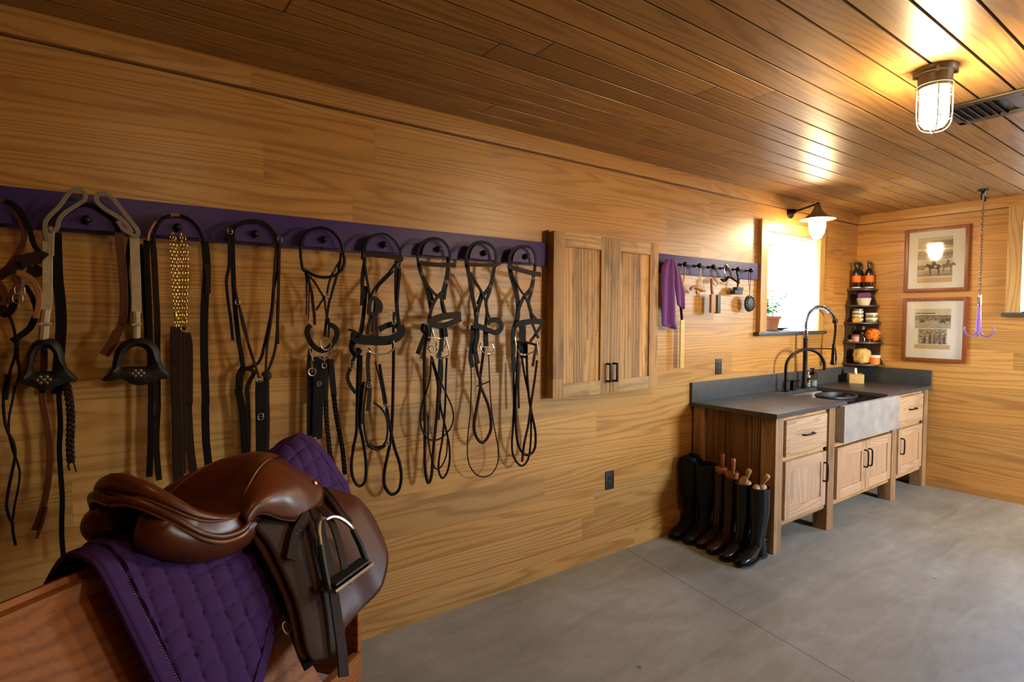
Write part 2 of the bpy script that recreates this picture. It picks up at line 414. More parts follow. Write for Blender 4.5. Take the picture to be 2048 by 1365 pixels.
# friezes and baseboards
def trim(name, a, b, mat, bev=.002): return struct(MB().box(a, b, bev).build(name, mat))
trim('trim_1', (XL, -.028, 2.446), (LX, 0, HZ), M['trim_x'])
trim('trim_2', (LX-.028, -.028, 2.446), (LX, YF, HZ), M['trim_y'])
trim('baseboard_back', (XL, -.018, 0), (LX, 0, .148), M['trim_x'])
trim('baseboard_right', (LX-.018, -.018, 0), (LX, YF, .13), M['trim_y'])
struct(MB().box((XL, -.003, 2.441), (LX, 0, 2.446)).build('gap_shadow_back', M['shelf'], smooth=0))  # dark strip standing in for the shadow gap under the frieze
struct(MB().box((LX-.003, -.003, 2.441), (LX, YF, 2.446)).build('gap_shadow_right', M['shelf'], smooth=0))  # same painted gap shadow along the far wall
# window in the long wall
M['pale_y'] = wood('limed_boards', (.78, .74, .66), (.60, .55, .46), 'Y', 'Z', .163, .120, 2.6, vary=.05, rough=.5)
M['pale_x'] = wood('limed_boards_across', (.78, .74, .66), (.60, .55, .46), 'X', 'Z', .163, .120, 2.6, vary=.05, rough=.5)
def empty(name, loc):
    o = bpy.data.objects.new(name, None); COL.objects.link(o); o.location = loc; o.empty_display_size = .05; return o
w1 = struct(empty('window_1', ((WX0+WX1)/2, 0, WZ0)))
m = MB(); t = .012
m.box((WX0-.001, .0, WZ0), (WX0+t, WT, WZ1)); m.box((WX1-t, .0, WZ0), (WX1+.001, WT, WZ1)); m.build('jamb', M['pale_y'], w1, smooth=0)
MB().box((WX0+t, .0, WZ1-t), (WX1-t, WT, WZ1)).build('head_lining', M['pale_x'], w1, smooth=0)
m = MB(); m.box((WX0-.083, -.036, WZ0), (WX0+t, 0, WZ1+.075), .002); m.build('casing', M['trim_z'], w1)
m = MB(); m.box((WX1-t, -.036, WZ0), (WX1+.083, 0, WZ1+.075), .002); m.build('casing', M['trim_z'], w1)
m = MB(); m.box((WX0+t, -.034, WZ1-t), (WX1-t, 0, WZ1+.075), .002); m.build('casing', M['trim_x'], w1)
m = MB(); m.box((WX0-.12, -.05, WZ0-.032), (WX1+.12, 0, WZ0), .004); m.box((WX0, -.001, WZ0-.032), (WX1, WT, WZ0)); m.build('sill', M['slate'], w1)
def sash(par, a, b, axis, mat):
    m = MB(); s = .045; x0, x1, z0, z1 = a[0], b[0], a[1], b[1]; d0, d1 = a[2], b[2]; zm = (z0+z1)/2
    def bx(p, q):
        if axis == 'y': m.box((p[0], d0, p[1]), (q[0], d1, q[1]))
        else: m.box((d0, p[0], p[1]), (d1, q[0], q[1]))
    bx((x0, z0), (x0+s, z1)); bx((x1-s, z0), (x1, z1)); bx((x0, z0), (x1, z0+s)); bx((x0, z1-s), (x1, z1)); bx((x0, zm-.02), (x1, zm+.02))
    bx(((x0+x1)/2-.011, z0), ((x0+x1)/2+.011, z1))
    m.build('sash', mat, par, smooth=0)
    m = MB(); dm = (d0+d1)/2
    if axis == 'y': m.box((x0+s, dm-.002, z0+s), (x1-s, dm+.002, z1-s))
    else: m.box((dm-.002, x0+s, z0+s), (dm+.002, x1-s, z1-s))
    m.build('glass', M['pane'], par, smooth=0)
def thin_fresnel(g): return g.ma('ADD', .04, g.ma('MULTIPLY', .7, g.ma('POWER', g.n('ShaderNodeLayerWeight', {'Blend': .5}).outputs[1], 5.0)))
g = G('window_pane'); tr = g.n('ShaderNodeBsdfTransparent'); gl = g.n('ShaderNodeBsdfGlossy', {'Roughness': .02})
ms = g.n('ShaderNodeMixShader', {0: thin_fresnel(g), 1: tr.outputs[0], 2: gl.outputs[0]})
g.t.links.new(ms.outputs[0], g.out.inputs[0]); g.t.nodes.remove(g.b); M['pane'] = g.m
g = G('clear_glass'); tr = g.n('ShaderNodeBsdfTransparent', {'Color': (.82, .86, .84, 1)}); gl = g.n('ShaderNodeBsdfGlossy', {'Roughness': .05}); ms = g.n('ShaderNodeMixShader', {0: g.ma('ADD', .06, thin_fresnel(g)), 1: tr.outputs[0], 2: gl.outputs[0]}); g.t.links.new(ms.outputs[0], g.out.inputs[0]); g.t.nodes.remove(g.b); M['glass'] = g.m
M['sashw'] = plain('white_sash', (.75, .75, .72), .5)
sash(w1, (WX0+t, WZ0, WT-.06), (WX1-t, WZ1-t, WT-.02), 'y', M['sashw'])
w2 = struct(empty('window_2', (LX, (VY0+VY1)/2, VZ0)))
m = MB(); m.box((LX, VY0, VZ0), (LX+WT, VY0-t, VZ1)); m.box((LX, VY1+t, VZ0), (LX+WT, VY1, VZ1)); m.build('jamb', M['pale_x'], w2, smooth=0)
MB().box((LX, VY0-t, VZ1-t), (LX+WT, VY1+t, VZ1)).build('head_lining', M['pale_y'], w2, smooth=0)
MB().box((LX-.036, VY0+.085, VZ0-.01), (LX, VY0-t, VZ1+.006), .002).build('casing', M['trim_zy'], w2)
MB().box((LX-.036, VY1+t, VZ0-.01), (LX, VY1-.085, VZ1+.006), .002).build('casing', M['trim_zy'], w2)
m = MB(); m.box((LX-.06, VY0+.105, VZ0-.04), (LX, VY1-.105, VZ0-.01), .004); m.box((LX, VY0, VZ0-.04), (LX+WT, VY1, VZ0)); m.build('sill', M['slate'], w2)
sash(w2, (VY1+t, VZ0, LX+WT-.06), (VY0-t, VZ1-t, LX+WT-.02), 'x', M['sashw'])
d1 = struct(empty('added_fill_window', ((DX0+DX1)/2, YF, DB)))  # added out of view to cool the floor and cabinet fronts
for x in (DX0-.09, DX1): MB().box((x, YF, DB), (x+.09, YF+.03, DZ), .002).build('casing', M['trim_z'], d1)
MB().box((DX0-.09, YF, DZ), (DX1+.09, YF+.03, DZ+.09), .002).build('casing', M['trim_x'], d1)
MB().box((DX0-.12, YF-.2, DB-.03), (DX1+.12, YF+.05, DB), .003).build('sill', M['slate'], d1)
sash(d1, (DX0, DB, YF-.16), (DX1, DZ, YF-.12), 'y', M['sashw'])
# ground and yard outside so daylight has something to bounce from
struct(MB().box((-20, -24, -.4), (26, 20, -.21)).build('ground', plain('gravel_yard', (.34, .32, .29), .9, nscale=3, namp=.2), smooth=0))

# ================================================================== light
wd = bpy.data.worlds.new('sky'); SC.world = wd; wd.use_nodes = True; nt = wd.node_tree; nt.nodes.clear()
bo = nt.nodes.new('ShaderNodeOutputWorld'); bg = nt.nodes.new('ShaderNodeBackground'); nt.links.new(bg.outputs[0], bo.inputs[0])
sk = nt.nodes.new('ShaderNodeTexSky'); sk.sky_type = 'NISHITA'; sk.sun_disc = False; sk.sun_elevation = math.radians(48); sk.sun_rotation = math.radians(200)
sk.air_density = 1.3; sk.dust_density = 2.5
mx = nt.nodes.new('ShaderNodeMix'); mx.data_type = 'RGBA'; mx.inputs[0].default_value = .55; mx.inputs[7].default_value = (.24, .32, .46, 1)
nt.links.new(sk.outputs[0], mx.inputs[6]); nt.links.new(mx.outputs[2], bg.inputs[0]); bg.inputs[1].default_value = SKY_STRENGTH = 66.0
def portal(loc, rot, sx, sy):
    l = bpy.data.lights.new('daylight_portal', 'AREA'); l.shape = 'RECTANGLE'; l.size = sx; l.size_y = sy; l.cycles.is_portal = True
    o = bpy.data.objects.new('daylight_portal', l); COL.objects.link(o); o.location = loc; o.rotation_euler = rot
portal(((WX0+WX1)/2, WT+.02, (WZ0+WZ1)/2), (-PI/2, 0, 0), WX1-WX0, WZ1-WZ0)
portal((LX+WT+.02, (VY0+VY1)/2, (VZ0+VZ1)/2), (PI/2, 0, PI/2), VY0-VY1, VZ1-VZ0)
portal(((DX0+DX1)/2, YF-.22, (DZ+DB)/2), (PI/2, 0, 0), DX1-DX0, DZ-DB)
SC.view_settings.view_transform = 'Standard'; SC.view_settings.look = 'None'; SC.view_settings.exposure = -.68; SC.view_settings.gamma = 1
SC.view_settings.use_curve_mapping = False
try:
    SC.cycles.use_denoising = True; SC.cycles.sample_clamp_indirect = 6; SC.cycles.max_bounces = 8
    SC.cycles.diffuse_bounces = 5; SC.cycles.caustics_reflective = False; SC.cycles.caustics_refractive = False
except Exception: pass

# caged ceiling lights (jelly-jar fixtures)
LAMP = (1.0, .72, .38)
M['globe'] = plain('lit_glass_globe', (1, .9, .7), .3, emis=LAMP, estr=350.0)
M['globe2'] = plain('dimmer_glass_globe', (1, .9, .7), .3, emis=LAMP, estr=82.0)
def cage_light(x, y, label, gm='globe'):
    r = thing('caged_ceiling_light', label, 'ceiling light', (x, y, HZ), 'caged ceiling lights')
    z = HZ
    m = MB(); m.lathe([(.002, z), (.076, z), (.076, z-.010), (.068, z-.022), (.062, z-.024), (.06, z-.028), (.058, z-.068), (.054, z-.078), (.002, z-.078)], (x, y, 0), 28)
    for a in range(4):
        m.lathe([(.002, z-.03), (.008, z-.03), (.008, z-.012), (.002, z-.012)], (x+.068*cos(a*PI/2+.4), y+.068*sin(a*PI/2+.4), 0), 8)
    m.build('base', M['galv'], r)
    m = MB(); m.lathe([(.002, z-.079), (.049, z-.080), (.050, z-.19), (.046, z-.215), (.034, z-.232), (.015, z-.239), (.001, z-.240)], (x, y, 0), 24, cap=False)
    m.build('globe', M[gm], r)
    m = MB()
    for zz, rr in ((z-.066, .062), (z-.105, .0605), (z-.20, .0595)): m.torus((x, y, zz), rr, .0022, seg=28, sseg=6)
    for a in range(4):
        an = a*PI/2+.5
        m.tube(catmull([Vector((x+rr*cos(an), y+rr*sin(an), zz)) for rr, zz in ((.062, z-.07), (.062, z-.12), (.0605, z-.19), (.056, z-.222), (.04, z-.245), (.015, z-.254), (0, z-.255))], 4), .0026, 6)
    m.build('cage', M['galv'], r)
    return r
cage_light(2.765, -1.655, 'lit caged jelly jar light on the plank ceiling beside the vent')
cage_light(.36, -1.66, 'caged jelly jar light on the plank ceiling above the saddle, left of the picture', 'globe2')
# ================================================================== purple rails with knobs
KN = [-.57+.2745*i for i in range(10)]           # knob positions, even spacing measured on the rail
RZ0, RZ1 = 1.815, 1.95
rail = thing('tack_rail', 'long purple tack rail with black knobs, left of the barnwood wall cabinet', 'peg rail', (.7, 0, RZ0), 'purple rails')
MB().box((XL+.4, -.02, RZ0), (2.085, 0, RZ1), .003).build('board', M['purple'], rail)
def knob(x, z, y0, par, big=1.0, diamond=True):
    m = MB(); R = Matrix.Rotation(PI/2, 3, 'X')
    m.lathe([(.001, 0), (.006*big, 0), (.006*big, .012), (.002, .012)], (x, y0, z), 10, R)
    if diamond:   # pyramid headed clavos
        s = .017*big; y1 = y0-.006
        a = [Vector((x, y1, z+s)), Vector((x+s, y1, z)), Vector((x, y1, z-s)), Vector((x-s, y1, z))]
        m.prism(a, (0, .006, 0)); t = Vector((x, y1-.014, z)); V = [m.bm.verts.new(p) for p in a+[t]]
        for i in range(4): m.face([V[i], V[(i+1) % 4], V[4]])
        m.sphere((x, y1-.008, z), .014*big, 12, 8)
    else:
        m.lathe([(.001, 0), (.012*big, 0), (.012*big, .004), (.006*big, .008), (.006*big, .03), (.016*big, .036), (.019*big, .046), (.016*big, .056), (.007*big, .062), (.001, .063)], (x, y0, z), 16, R)
    return m.build('knob', M['black'], par)
BLK = {}
for i, kx in enumerate(KN):
    kx2 = W(*[(173, 444), (355, 457), (510, 472), (647, 480), (767, 490), (876, 496), (968, 503), (1051, 511)][i-2], .075).x if i >= 2 else kx
    BLK[i] = kx2
    if i < 0: continue
    m = MB(); r = .082; zc = 1.822
    arc = [Vector((kx2+r*cos(a), -.02, zc+r*sin(a))) for a in [PI*j/16 for j in range(17)]]
    m.prism(arc, (0, -.05, 0)); m.build('bridle_block', M['purple'], rail)
    knob(kx2, 1.853, -.07, rail)
rail2 = thing('tack_rail', 'short purple rail with black ball knobs between wall cabinet and window', 'peg rail', (3.6, 0, 1.83), 'purple rails')
MB().box((2.92, -.02, 1.828), (4.30, 0, 1.958), .003).build('board', M['purple'], rail2)
K2 = [3.13, 3.305, 3.47, 3.635, 3.765, 3.945, 4.12]
K2 = [3.13] + [W(px, py, .06).x for px, py in ((1369, 528), (1398, 531), (1426, 533), (1450, 536), (1475, 540), (1501, 543))]
for x in K2: knob(x, 1.893, -.02, rail2, .95, diamond=False)

# ================================================================== straps traced on the wall
ZM = {'1': (0, 350, .3297), '2': (0, 750, .3297), '3': (430, 400, .2930), '4': (430, 700, .23446), '5': (800, 440, .23443), '6': (800, 700, .23443),
      'a': (580, 440, .11719), 'b': (590, 580, .14656), 'c': (690, 460, .16110), 'd': (830, 600, .13185), 'e': (560, 600, .29297), '7': (1300, 490, .20513), 'g': (1340, 500, .10259)}
def px(z, p):
    ox, oy, s = ZM[z]; return ox+p[0]*s, oy+p[1]*s
def wpts(z, pts, off):
    out = []
    for i, p in enumerate(pts):
        q = px(p[2], p) if len(p) > 2 and isinstance(p[2], str) else px(z, p)
        o = off if not isinstance(off, (list, tuple)) else off[0]+(off[1]-off[0])*i/(len(pts)-1)
        out.append(W(q[0], q[1], o))
    return out
def wscale(z, pts, off):                       # metres per zoomed pixel, measured across the strap
    o = off if not isinstance(off, (list, tuple)) else sum(off)/2
    i = len(pts)//2; a = px(z, pts[max(0, i-1)][:2]); b = px(z, pts[min(len(pts)-1, i+1)][:2]); c = px(z, pts[i][:2])
    t = Vector((b[0]-a[0], b[1]-a[1])); t = t.normalized() if t.length > 0 else Vector((0, 1))
    q = (c[0]-t.y, c[1]+t.x); return (W(*q, o)-W(*c, o)).length*ZM[z][2]
def strap(mb, z, pts, w, off, th=.0035, n=(0, -1, 0), closed=False, dens=5):
    P = catmull(wpts(z, pts, off), dens, closed); mb.ribbon(P, 1.12*w*wscale(z, pts, off), th, n, closed)
def cord(mb, z, pts, w, off, flat=.8, closed=False, dens=5, seg=8):
    P = catmull(wpts(z, pts, off), dens, closed); mb.tube(P, w*wscale(z, pts, off)/2, seg, closed, flat, up=(0, -1, 0))
def braid(mb, z, pts, w, off):
    P = catmull(wpts(z, pts, off), 14); r = w*wscale(z, pts, off)/2; P = resample(P, max(12, int(sum((P[i+1]-P[i]).length for i in range(len(P)-1))/.006)))
    for k in range(3):
        Q = [p + Vector((r*.55*sin(i*.75+k*2.1), -r*.35*sin(2*(i*.75+k*2.1)), 0)) for i, p in enumerate(P)]
        mb.tube(Q, r*.5, 6)
def buckle(z, c, par, off, s=.011, mat='steel'):
    p = W(*px(z, c), off); m = MB(); s *= .78; q = [p+Vector((x, -.004, y)) for x, y in ((-s, -s*1.2), (s, -s*1.2), (s, s*1.2), (-s, s*1.2))]
    m.tube(catmull(q, 3, True), .0016, 6, closed=True); m.tube([p+Vector((-s, -.005, 0)), p+Vector((s, -.005, 0))], .0014, 6)
    return m.build('buckle', M['galv' if mat == 'steel' else mat], par)
def ring(z, c, rz, par, off, name='bit_ring', r=.003, mat='steel', ax=(0.15, -1, 0.1)):
    p = W(*px(z, c), off); R = rz*wscale(z, [c], off) if len([c]) else rz
    m = MB(); m.torus(p, R, r, ax, 24, 8); return m.build(name, M[mat], par)
_wsc = wscale
def wscale(z, pts, off):
    if len(pts) == 1:
        c = px(z, pts[0][:2]); o = off if not isinstance(off, (list, tuple)) else off[0]
        return (W(c[0], c[1]+1, o)-W(*c, o)).length*ZM[z][2]
    return _wsc(z, pts, off)

def tack(name, label, cat, knobi, group, parts, mat='strap'):
    x = BLK.get(knobi, KN[0]); r = thing(name, label, cat, (x, -.07, 1.9), group)
    for nm, mt, items in parts:
        m = MB()
        for it in items:
            kind, z, pts, w, off = it[:5]; cl = len(it) > 5 and it[5]
            {'s': strap, 'c': cord}.get(kind, None) and ({'s': strap, 'c': cord}[kind](m, z, pts, w, off, closed=bool(cl)))
            if kind == 'b': braid(m, z, pts, w, off)
        m.build(nm, M[mt], r)
    return r
GB = 'bridles and harness along the purple rail'
# ---- A: halter at the left edge of the picture
hA = tack('halter', 'chestnut and black leather halter hanging at the far left end of the purple rail', 'halter', 1, GB, [
 ('crown_strap', 'strapo', [('s', '1', [(-70, 230), (-40, 165), (0, 155), (60, 180), (110, 250), (140, 320), (145, 400), (110, 480), (60, 545), (30, 580)], 34, .075)]),
 ('cheek_strap', 'strap', [('s', '1', [(30, 160), (75, 175), (130, 230), (175, 320), (205, 420), (245, 480)], 30, .085), ('s', '1', [(-60, 300), (-80, 420), (-60, 560), (0, 640)], 30, .07)]),
 ('noseband', 'strapb', [('s', '1', [(120, 530), (190, 510), (250, 500), (270, 510)], 66, .11), ('s', '1', [(250, 560), (215, 590), (160, 580)], 60, .08), ('s', '1', [(-20, 625), (30, 590), (90, 570), (150, 530)], 52, .095)]),
 ('chin_strap', 'strapl', [('s', '1', [(100, 590), (160, 610), (205, 650), (235, 720), (232, 800), (215, 870)], 34, .12)]),
 ('jowl_strap', 'strap', [('s', '1', [(215, 860), (180, 930), (110, 985), (70, 1010)], 34, .09), ('s', '1', [(150, 670), (190, 730), (215, 800), (222, 860)], 30, .07)]),
 ('nose_loop', 'strapo', [('s', '1', [(-20, 640), (20, 700), (40, 760), (95, 700), (110, 640), (70, 620)], 44, .10), ('s', '1', [(0, 780), (60, 765), (100, 730)], 26, .10)]),
 ('lower_ring_strap', 'strap', [('s', '1', [(-20, 700), (0, 800), (30, 850), (80, 800), (90, 700)], 34, .08)]),
 ('lead_rein', 'strap', [('c', '1', [(0, 720), (30, 800), (75, 900), (95, 1000), (90, 1100), (60, 1200), (40, 1365)], 20, .07),
   ('c', '2', [(45, 0), (22, 120), (25, 250), (45, 340), (80, 410), (92, 480), (80, 560), (55, 680), (40, 790), (55, 860), (75, 900), (80, 960), (95, 1035)], 20, .06)]),
 ('tie_rein', 'strap', [('c', '2', [(95, 60), (75, 160), (55, 260), (55, 360), (75, 450), (105, 530), (120, 600), (110, 690), (90, 790), (78, 880)], 16, .05)]),
 ('hanging_strap', 'strapb', [('c', '1', [(110, 985), (105, 1100), (120, 1200), (100, 1280)], 22, .075)]),
])
buckle('1', (120, 700), hA, .125, .013); buckle('1', (108, 750), hA, .125, .013)
# ---- B: western stirrups with rawhide bound leathers
sB = tack('western_stirrup_leathers', 'pair of black tooled western stirrups on pale rawhide bound straps', 'stirrups', 2, GB, [
 ('crown_strap', 'strap', [('s', '1', [(345, 330), (360, 280), (400, 225), (450, 190), (520, 180), (600, 205), (670, 255), (710, 320), (722, 380)], 22, .075)]),
 ('loop_strap', 'rawgrey', [('s', '1', [(282, 400), (272, 300), (300, 250), (360, 190), (405, 125), (440, 92), (480, 88), (512, 110), (512, 150), (470, 180), (400, 225), (360, 270), (345, 320), (322, 342), (300, 315)], 24, .10)]),
 ('loop_strap', 'rawgrey', [('s', '1', [(800, 350), (755, 285), (690, 240), (625, 200), (585, 155), (592, 120), (630, 112), (680, 140), (740, 215), (800, 290), (835, 340), (825, 375), (790, 355), (750, 330), (715, 280)], 24, .10)]),
 ('bound_strap', 'rawhide', [('s', '1', [(284, 340), (288, 450), (288, 600), (285, 750), (280, 830)], 58, .095), ('c', '1', [(279, 820), (272, 880), (268, 940), (262, 1040)], 62, .10), ('c', '1', [(235, 908), (272, 900), (312, 910)], 18, .115), ('s', '1', [(325, 345), (322, 400), (320, 490)], 14, .11)]),
 ('bound_strap', 'rawhide', [('s', '1', [(815, 385), (818, 500), (825, 650), (827, 800), (826, 840)], 54, .095), ('c', '1', [(826, 830), (828, 900), (828, 960), (830, 1035)], 50, .10), ('c', '1', [(800, 910), (828, 905), (860, 908)], 16, .115)]),
 ('back_strap', 'strap', [('s', '1', [(340, 350), (345, 500), (350, 620), (365, 760), (372, 900), (362, 1060), (350, 1200), (345, 1330)], 62, .05)]),
 ('brown_strap', 'strapo', [('s', '1', [(722, 350), (730, 450), (745, 600), (752, 750), (745, 880), (715, 960)], 46, .08), ('s', '1', [(715, 950), (680, 1020), (630, 1095)], 52, .085)]),
 ('dark_strap', 'strap', [('s', '1', [(790, 390), (775, 500), (770, 600), (780, 760), (770, 900)], 26, .06), ('s', '1', [(850, 420), (870, 700), (885, 900), (890, 1000)], 26, .05)]),
 ('red_strap', 'strapo', [('s', '1', [(268, 1040), (268, 1120), (264, 1220), (262, 1320), (255, 80, '2'), (262, 180, '2'), (285, 300, '2'), (302, 420, '2'), (302, 550, '2'), (288, 680, '2'), (262, 800, '2'), (235, 880, '2'), (208, 945, '2')], 38, .062), ('s', '2', [(282, 800), (262, 880), (222, 995)], 18, .065)]),
 ('long_strap', 'strap', [('s', '2', [(350, 0), (358, 150), (366, 300), (360, 450), (368, 600), (378, 750), (374, 900), (376, 1000), (386, 1110)], 30, .05)]),
 ('braided_tassel', 'strapb', [('b', '2', [(402, 50), (425, 180), (430, 300), (425, 420), (430, 530)], 58, .06), ('c', '2', [(420, 500), (415, 560), (425, 580)], 16, .06), ('c', '2', [(435, 500), (455, 560), (462, 590)], 12, .06)]),
])
def western(parent, z, outer, hole, depth, conc):
    O = catmull(wpts(z, outer, .085), 4, True); H = catmull(wpts(z, hole, .085), 4, True)
    n = 48; O = resample(O+[O[0]], n+1)[:-1]; H = resample(H+[H[0]], n+1)[:-1]
    cen = sum(H, Vector())/n
    def ang(p): return math.atan2(p.z-cen.z, p.x-cen.x)
    O.sort(key=ang); H.sort(key=ang)
    m = MB(); b = Vector((0, .008, 0)); f = Vector((0, -depth, 0)); mid = Vector((0, -depth-.008, 0))
    M1 = [o.lerp(h, .5)+mid for o, h in zip(O, H)]
    m.grid([[o+b for o in O], [o+f*.6 for o in O], [o.lerp(h, .18)+f for o, h in zip(O, H)], M1, [o.lerp(h, .82)+f for o, h in zip(O, H)], [h+f*.6 for h in H], [h+b for h in H]], closed_u=True, closed_v=True)
    ob = m.build('stirrup', M['tooled'], parent, smooth=50)
    m = MB(); c = W(*px(z, conc), .085+depth+.006); s = .02
    for k in range(6): m.sphere(c+Vector((s*.8*cos(k*PI/3), 0, s*.55*sin(k*PI/3))), .0065, 8, 6, (1, .4, 1))
    m.sphere(c, .008, 8, 6, (1, .5, 1)); m.build('concho', M['brassd'], ob)
    return ob
western(sB, '1', [(80, 1275), (135, 1225), (160, 1150), (165, 1080), (210, 1010), (275, 990), (345, 1005), (385, 1075), (405, 1165), (475, 1245), (400, 1260), (330, 1290), (265, 1308), (200, 1285), (140, 1268)],
        [(205, 1190), (215, 1110), (240, 1060), (280, 1045), (320, 1075), (330, 1130), (328, 1185), (270, 1192)], .03, (262, 1245))
western(sB, '1', [(615, 1245), (670, 1190), (688, 1110), (705, 1055), (760, 1005), (835, 985), (915, 1005), (965, 1060), (978, 1140), (1035, 1225), (965, 1240), (905, 1262), (850, 1275), (780, 1262), (740, 1235), (680, 1250)],
        [(735, 1160), (748, 1100), (785, 1055), (840, 1040), (885, 1065), (895, 1110), (893, 1160), (810, 1162)], .03, (835, 1205))
# ---- C: harness loop and chain lead
hC = tack('harness_reins', 'dark harness loop with long flat reins hanging around the brass chain lead', 'harness', 3, GB, [
 ('crown_strap', 'strap', [('c', '1', [(930, 400), (945, 330), (985, 265), (1060, 243), (1130, 258), (1180, 295), (1215, 345), (1240, 410)], 17, .085)]),
 ('worn_wrap', 'strapl', [('c', '1', [(896, 400), (905, 350), (930, 300), (948, 285)], 20, .085), ('c', '1', [(1035, 244), (1065, 241), (1090, 246)], 20, .086)]),
 ('left_rein', 'strap', [('s', '1', [(890, 395), (888, 500), (898, 700), (905, 900), (912, 1100), (918, 1365), (916, 200, '2'), (915, 400, '2'), (905, 620, '2')], 36, .07)]),
 ('left_rein', 'strapb', [('s', '1', [(925, 395), (935, 500), (945, 700), (955, 900), (955, 1100), (958, 1365), (958, 200, '2'), (948, 420, '2'), (965, 640, '2')], 34, .06)]),
 ('right_rein', 'strap', [('s', '1', [(1240, 400), (1250, 480), (1255, 600), (1243, 760), (1238, 950), (1240, 1150), (1248, 1365), (1245, 200, '2'), (1250, 400, '2'), (1262, 520, '2'), (1270, 680, '2')], 44, .07)]),
 ('right_rein_keeper', 'strapb', [('s', '1', [(1250, 540), (1262, 620), (1262, 720)], 30, .08)]),
])
lead = thing('chain_lead_shank', 'brass chain lead shank with folded dark leather strap, inside the harness loop', 'lead', (BLK[3], -.09, 1.84), GB)
def chain(mb, pts, link=.0095, r=.0017, w=.48):
    L = sum((pts[i+1]-pts[i]).length for i in range(len(pts)-1)); n = max(2, int(L/(link*1.35))); P = resample(pts, n+1)
    for i in range(n):
        c = (P[i]+P[i+1])/2; t = (P[i+1]-P[i]).normalized(); s = Vector((1, 0, 0)) if i % 2 else Vector((.2, 1, 0)); s = (s-s.dot(t)*t).normalized()
        q = [c+link*(t*cos(a)+w*s*sin(a)) for a in [2*PI*k/10 for k in range(10)]]; mb.tube(q, r, 5, closed=True)
m = MB()
for pts in ([(1040, 345), (1042, 450), (1048, 600), (1058, 750), (1065, 860), (1070, 925)], [(1052, 350), (1066, 450), (1072, 600), (1078, 750), (1085, 925)], [(1098, 350), (1104, 450), (1098, 600), (1096, 750), (1098, 925)], [(1108, 350), (1130, 450), (1132, 600), (1128, 750), (1122, 925)]):
    chain(m, catmull(wpts('1', pts, .10), 5))
m.build('chain', M['brass'], lead)
m = MB(); strap(m, '1', [(1068, 922), (1066, 1000), (1068, 1150), (1070, 1365), (1072, 200, '2'), (1078, 450, '2'), (1085, 700, '2')], 60, .10, .006); strap(m, '1', [(1110, 922), (1105, 1000), (1110, 1365), (1115, 300, '2'), (1110, 600, '2')], 30, .085, .004)
m.build('leather_strap', M['strapb'], lead)
m = MB(); strap(m, '1', [(1130, 960), (1145, 1050), (1145, 1365), (1140, 200, '2'), (1155, 450, '2'), (1185, 660, '2')], 46, .07, .004); m.build('leather_tail', M['strapb'], lead)
m = MB(); p = W(*px('1', (1118, 930)), .10); m.torus(p, .012, .002, (.2, -1, 0)); p = W(*px('1', (1066, 850)), .105); m.sphere(p, .006, 8, 6, (.6, .6, 3)); m.build('snap', M['brass'], lead)
# ---- D: breastplate
hD = tack('breastplate', 'black leather breastplate with a long neck loop, wide girth strap and round rosette', 'breastplate', 4, GB, [
 ('neck_strap', 'strap', [('s', '3', [(85, 260), (95, 215), (130, 185), (190, 155), (260, 145), (325, 155), (380, 200), (415, 250), (440, 300)], 24, .085)]),
 ('left_shoulder_strap', 'strap', [('s', '3', [(120, 215), (120, 330), (124, 480), (132, 650), (145, 820), (162, 960), (182, 1080), (195, 1170)], 30, .07)]),
 ('left_billet', 'strap', [('s', '3', [(88, 240), (98, 330), (95, 460), (78, 550), (88, 680), (105, 800), (122, 960)], 20, .08)]),
 ('left_adjusting_strap', 'strapb', [('s', '3', [(128, 560), (155, 690), (185, 800), (210, 900), (232, 1000), (268, 1110), (300, 1215)], 17, .085), ('s', '3', [(170, 760), (195, 880), (235, 1000), (262, 1080)], 14, .09)]),
 ('right_shoulder_strap', 'strap', [('s', '3', [(438, 270), (432, 400), (425, 500), (400, 610), (388, 750), (362, 880), (335, 1000), (315, 1080), (275, 1130), (205, 1150)], 19, .075)]),
 ('right_adjusting_strap', 'strapb', [('s', '3', [(418, 300), (410, 430), (400, 560), (400, 680), (378, 860), (355, 1010), (345, 1190)], 15, .08), ('s', '3', [(440, 300), (436, 500), (432, 700), (428, 850), (430, 985)], 18, .085), ('s', '3', [(428, 680), (425, 880), (412, 1010), (385, 1110), (350, 1190)], 17, .07)]),
 ('left_girth_strap', 'strap', [('s', '3', [(195, 1150), (170, 1200), (165, 1290), (200, 350, '4'), (232, 500, '4'), (248, 700, '4'), (262, 990, '4')], 46, .06)]),
 ('inner_girth_strap', 'strapb', [('s', '4', [(245, 160), (300, 165), (330, 200), (300, 260), (272, 330), (280, 450), (285, 650), (282, 960)], 34, .055)]),
 ('centre_girth_strap', 'strap', [('s', '4', [(395, 262), (392, 400), (395, 600), (398, 900)], 88, .08)]),
 ('right_girth_strap', 'strapb', [('s', '4', [(440, 240), (440, 400), (445, 600), (438, 895)], 42, .065)]),
 ('rosette', 'strapb', []),
])
ro = [o for o in hD.children if o.name.startswith('rosette')][0]; bpy.data.objects.remove(ro)
m = MB(); c = W(*px('4', (440, 222)), .09); m.lathe([(.001, .008), (.012, .007), (.02, .002), (.021, -.003), (.001, -.003)], c, 20, Matrix.Rotation(PI/2, 3, 'X')); m.build('rosette', M['strapb'], hD)
buckle('4', (388, 570), hD, .088, .011); buckle('3', (152, 700), hD, .09, .008); buckle('3', (440, 270), hD, .09, .009); buckle('3', (100, 215), hD, .09, .009); buckle('3', (302, 1222), hD, .09, .012)
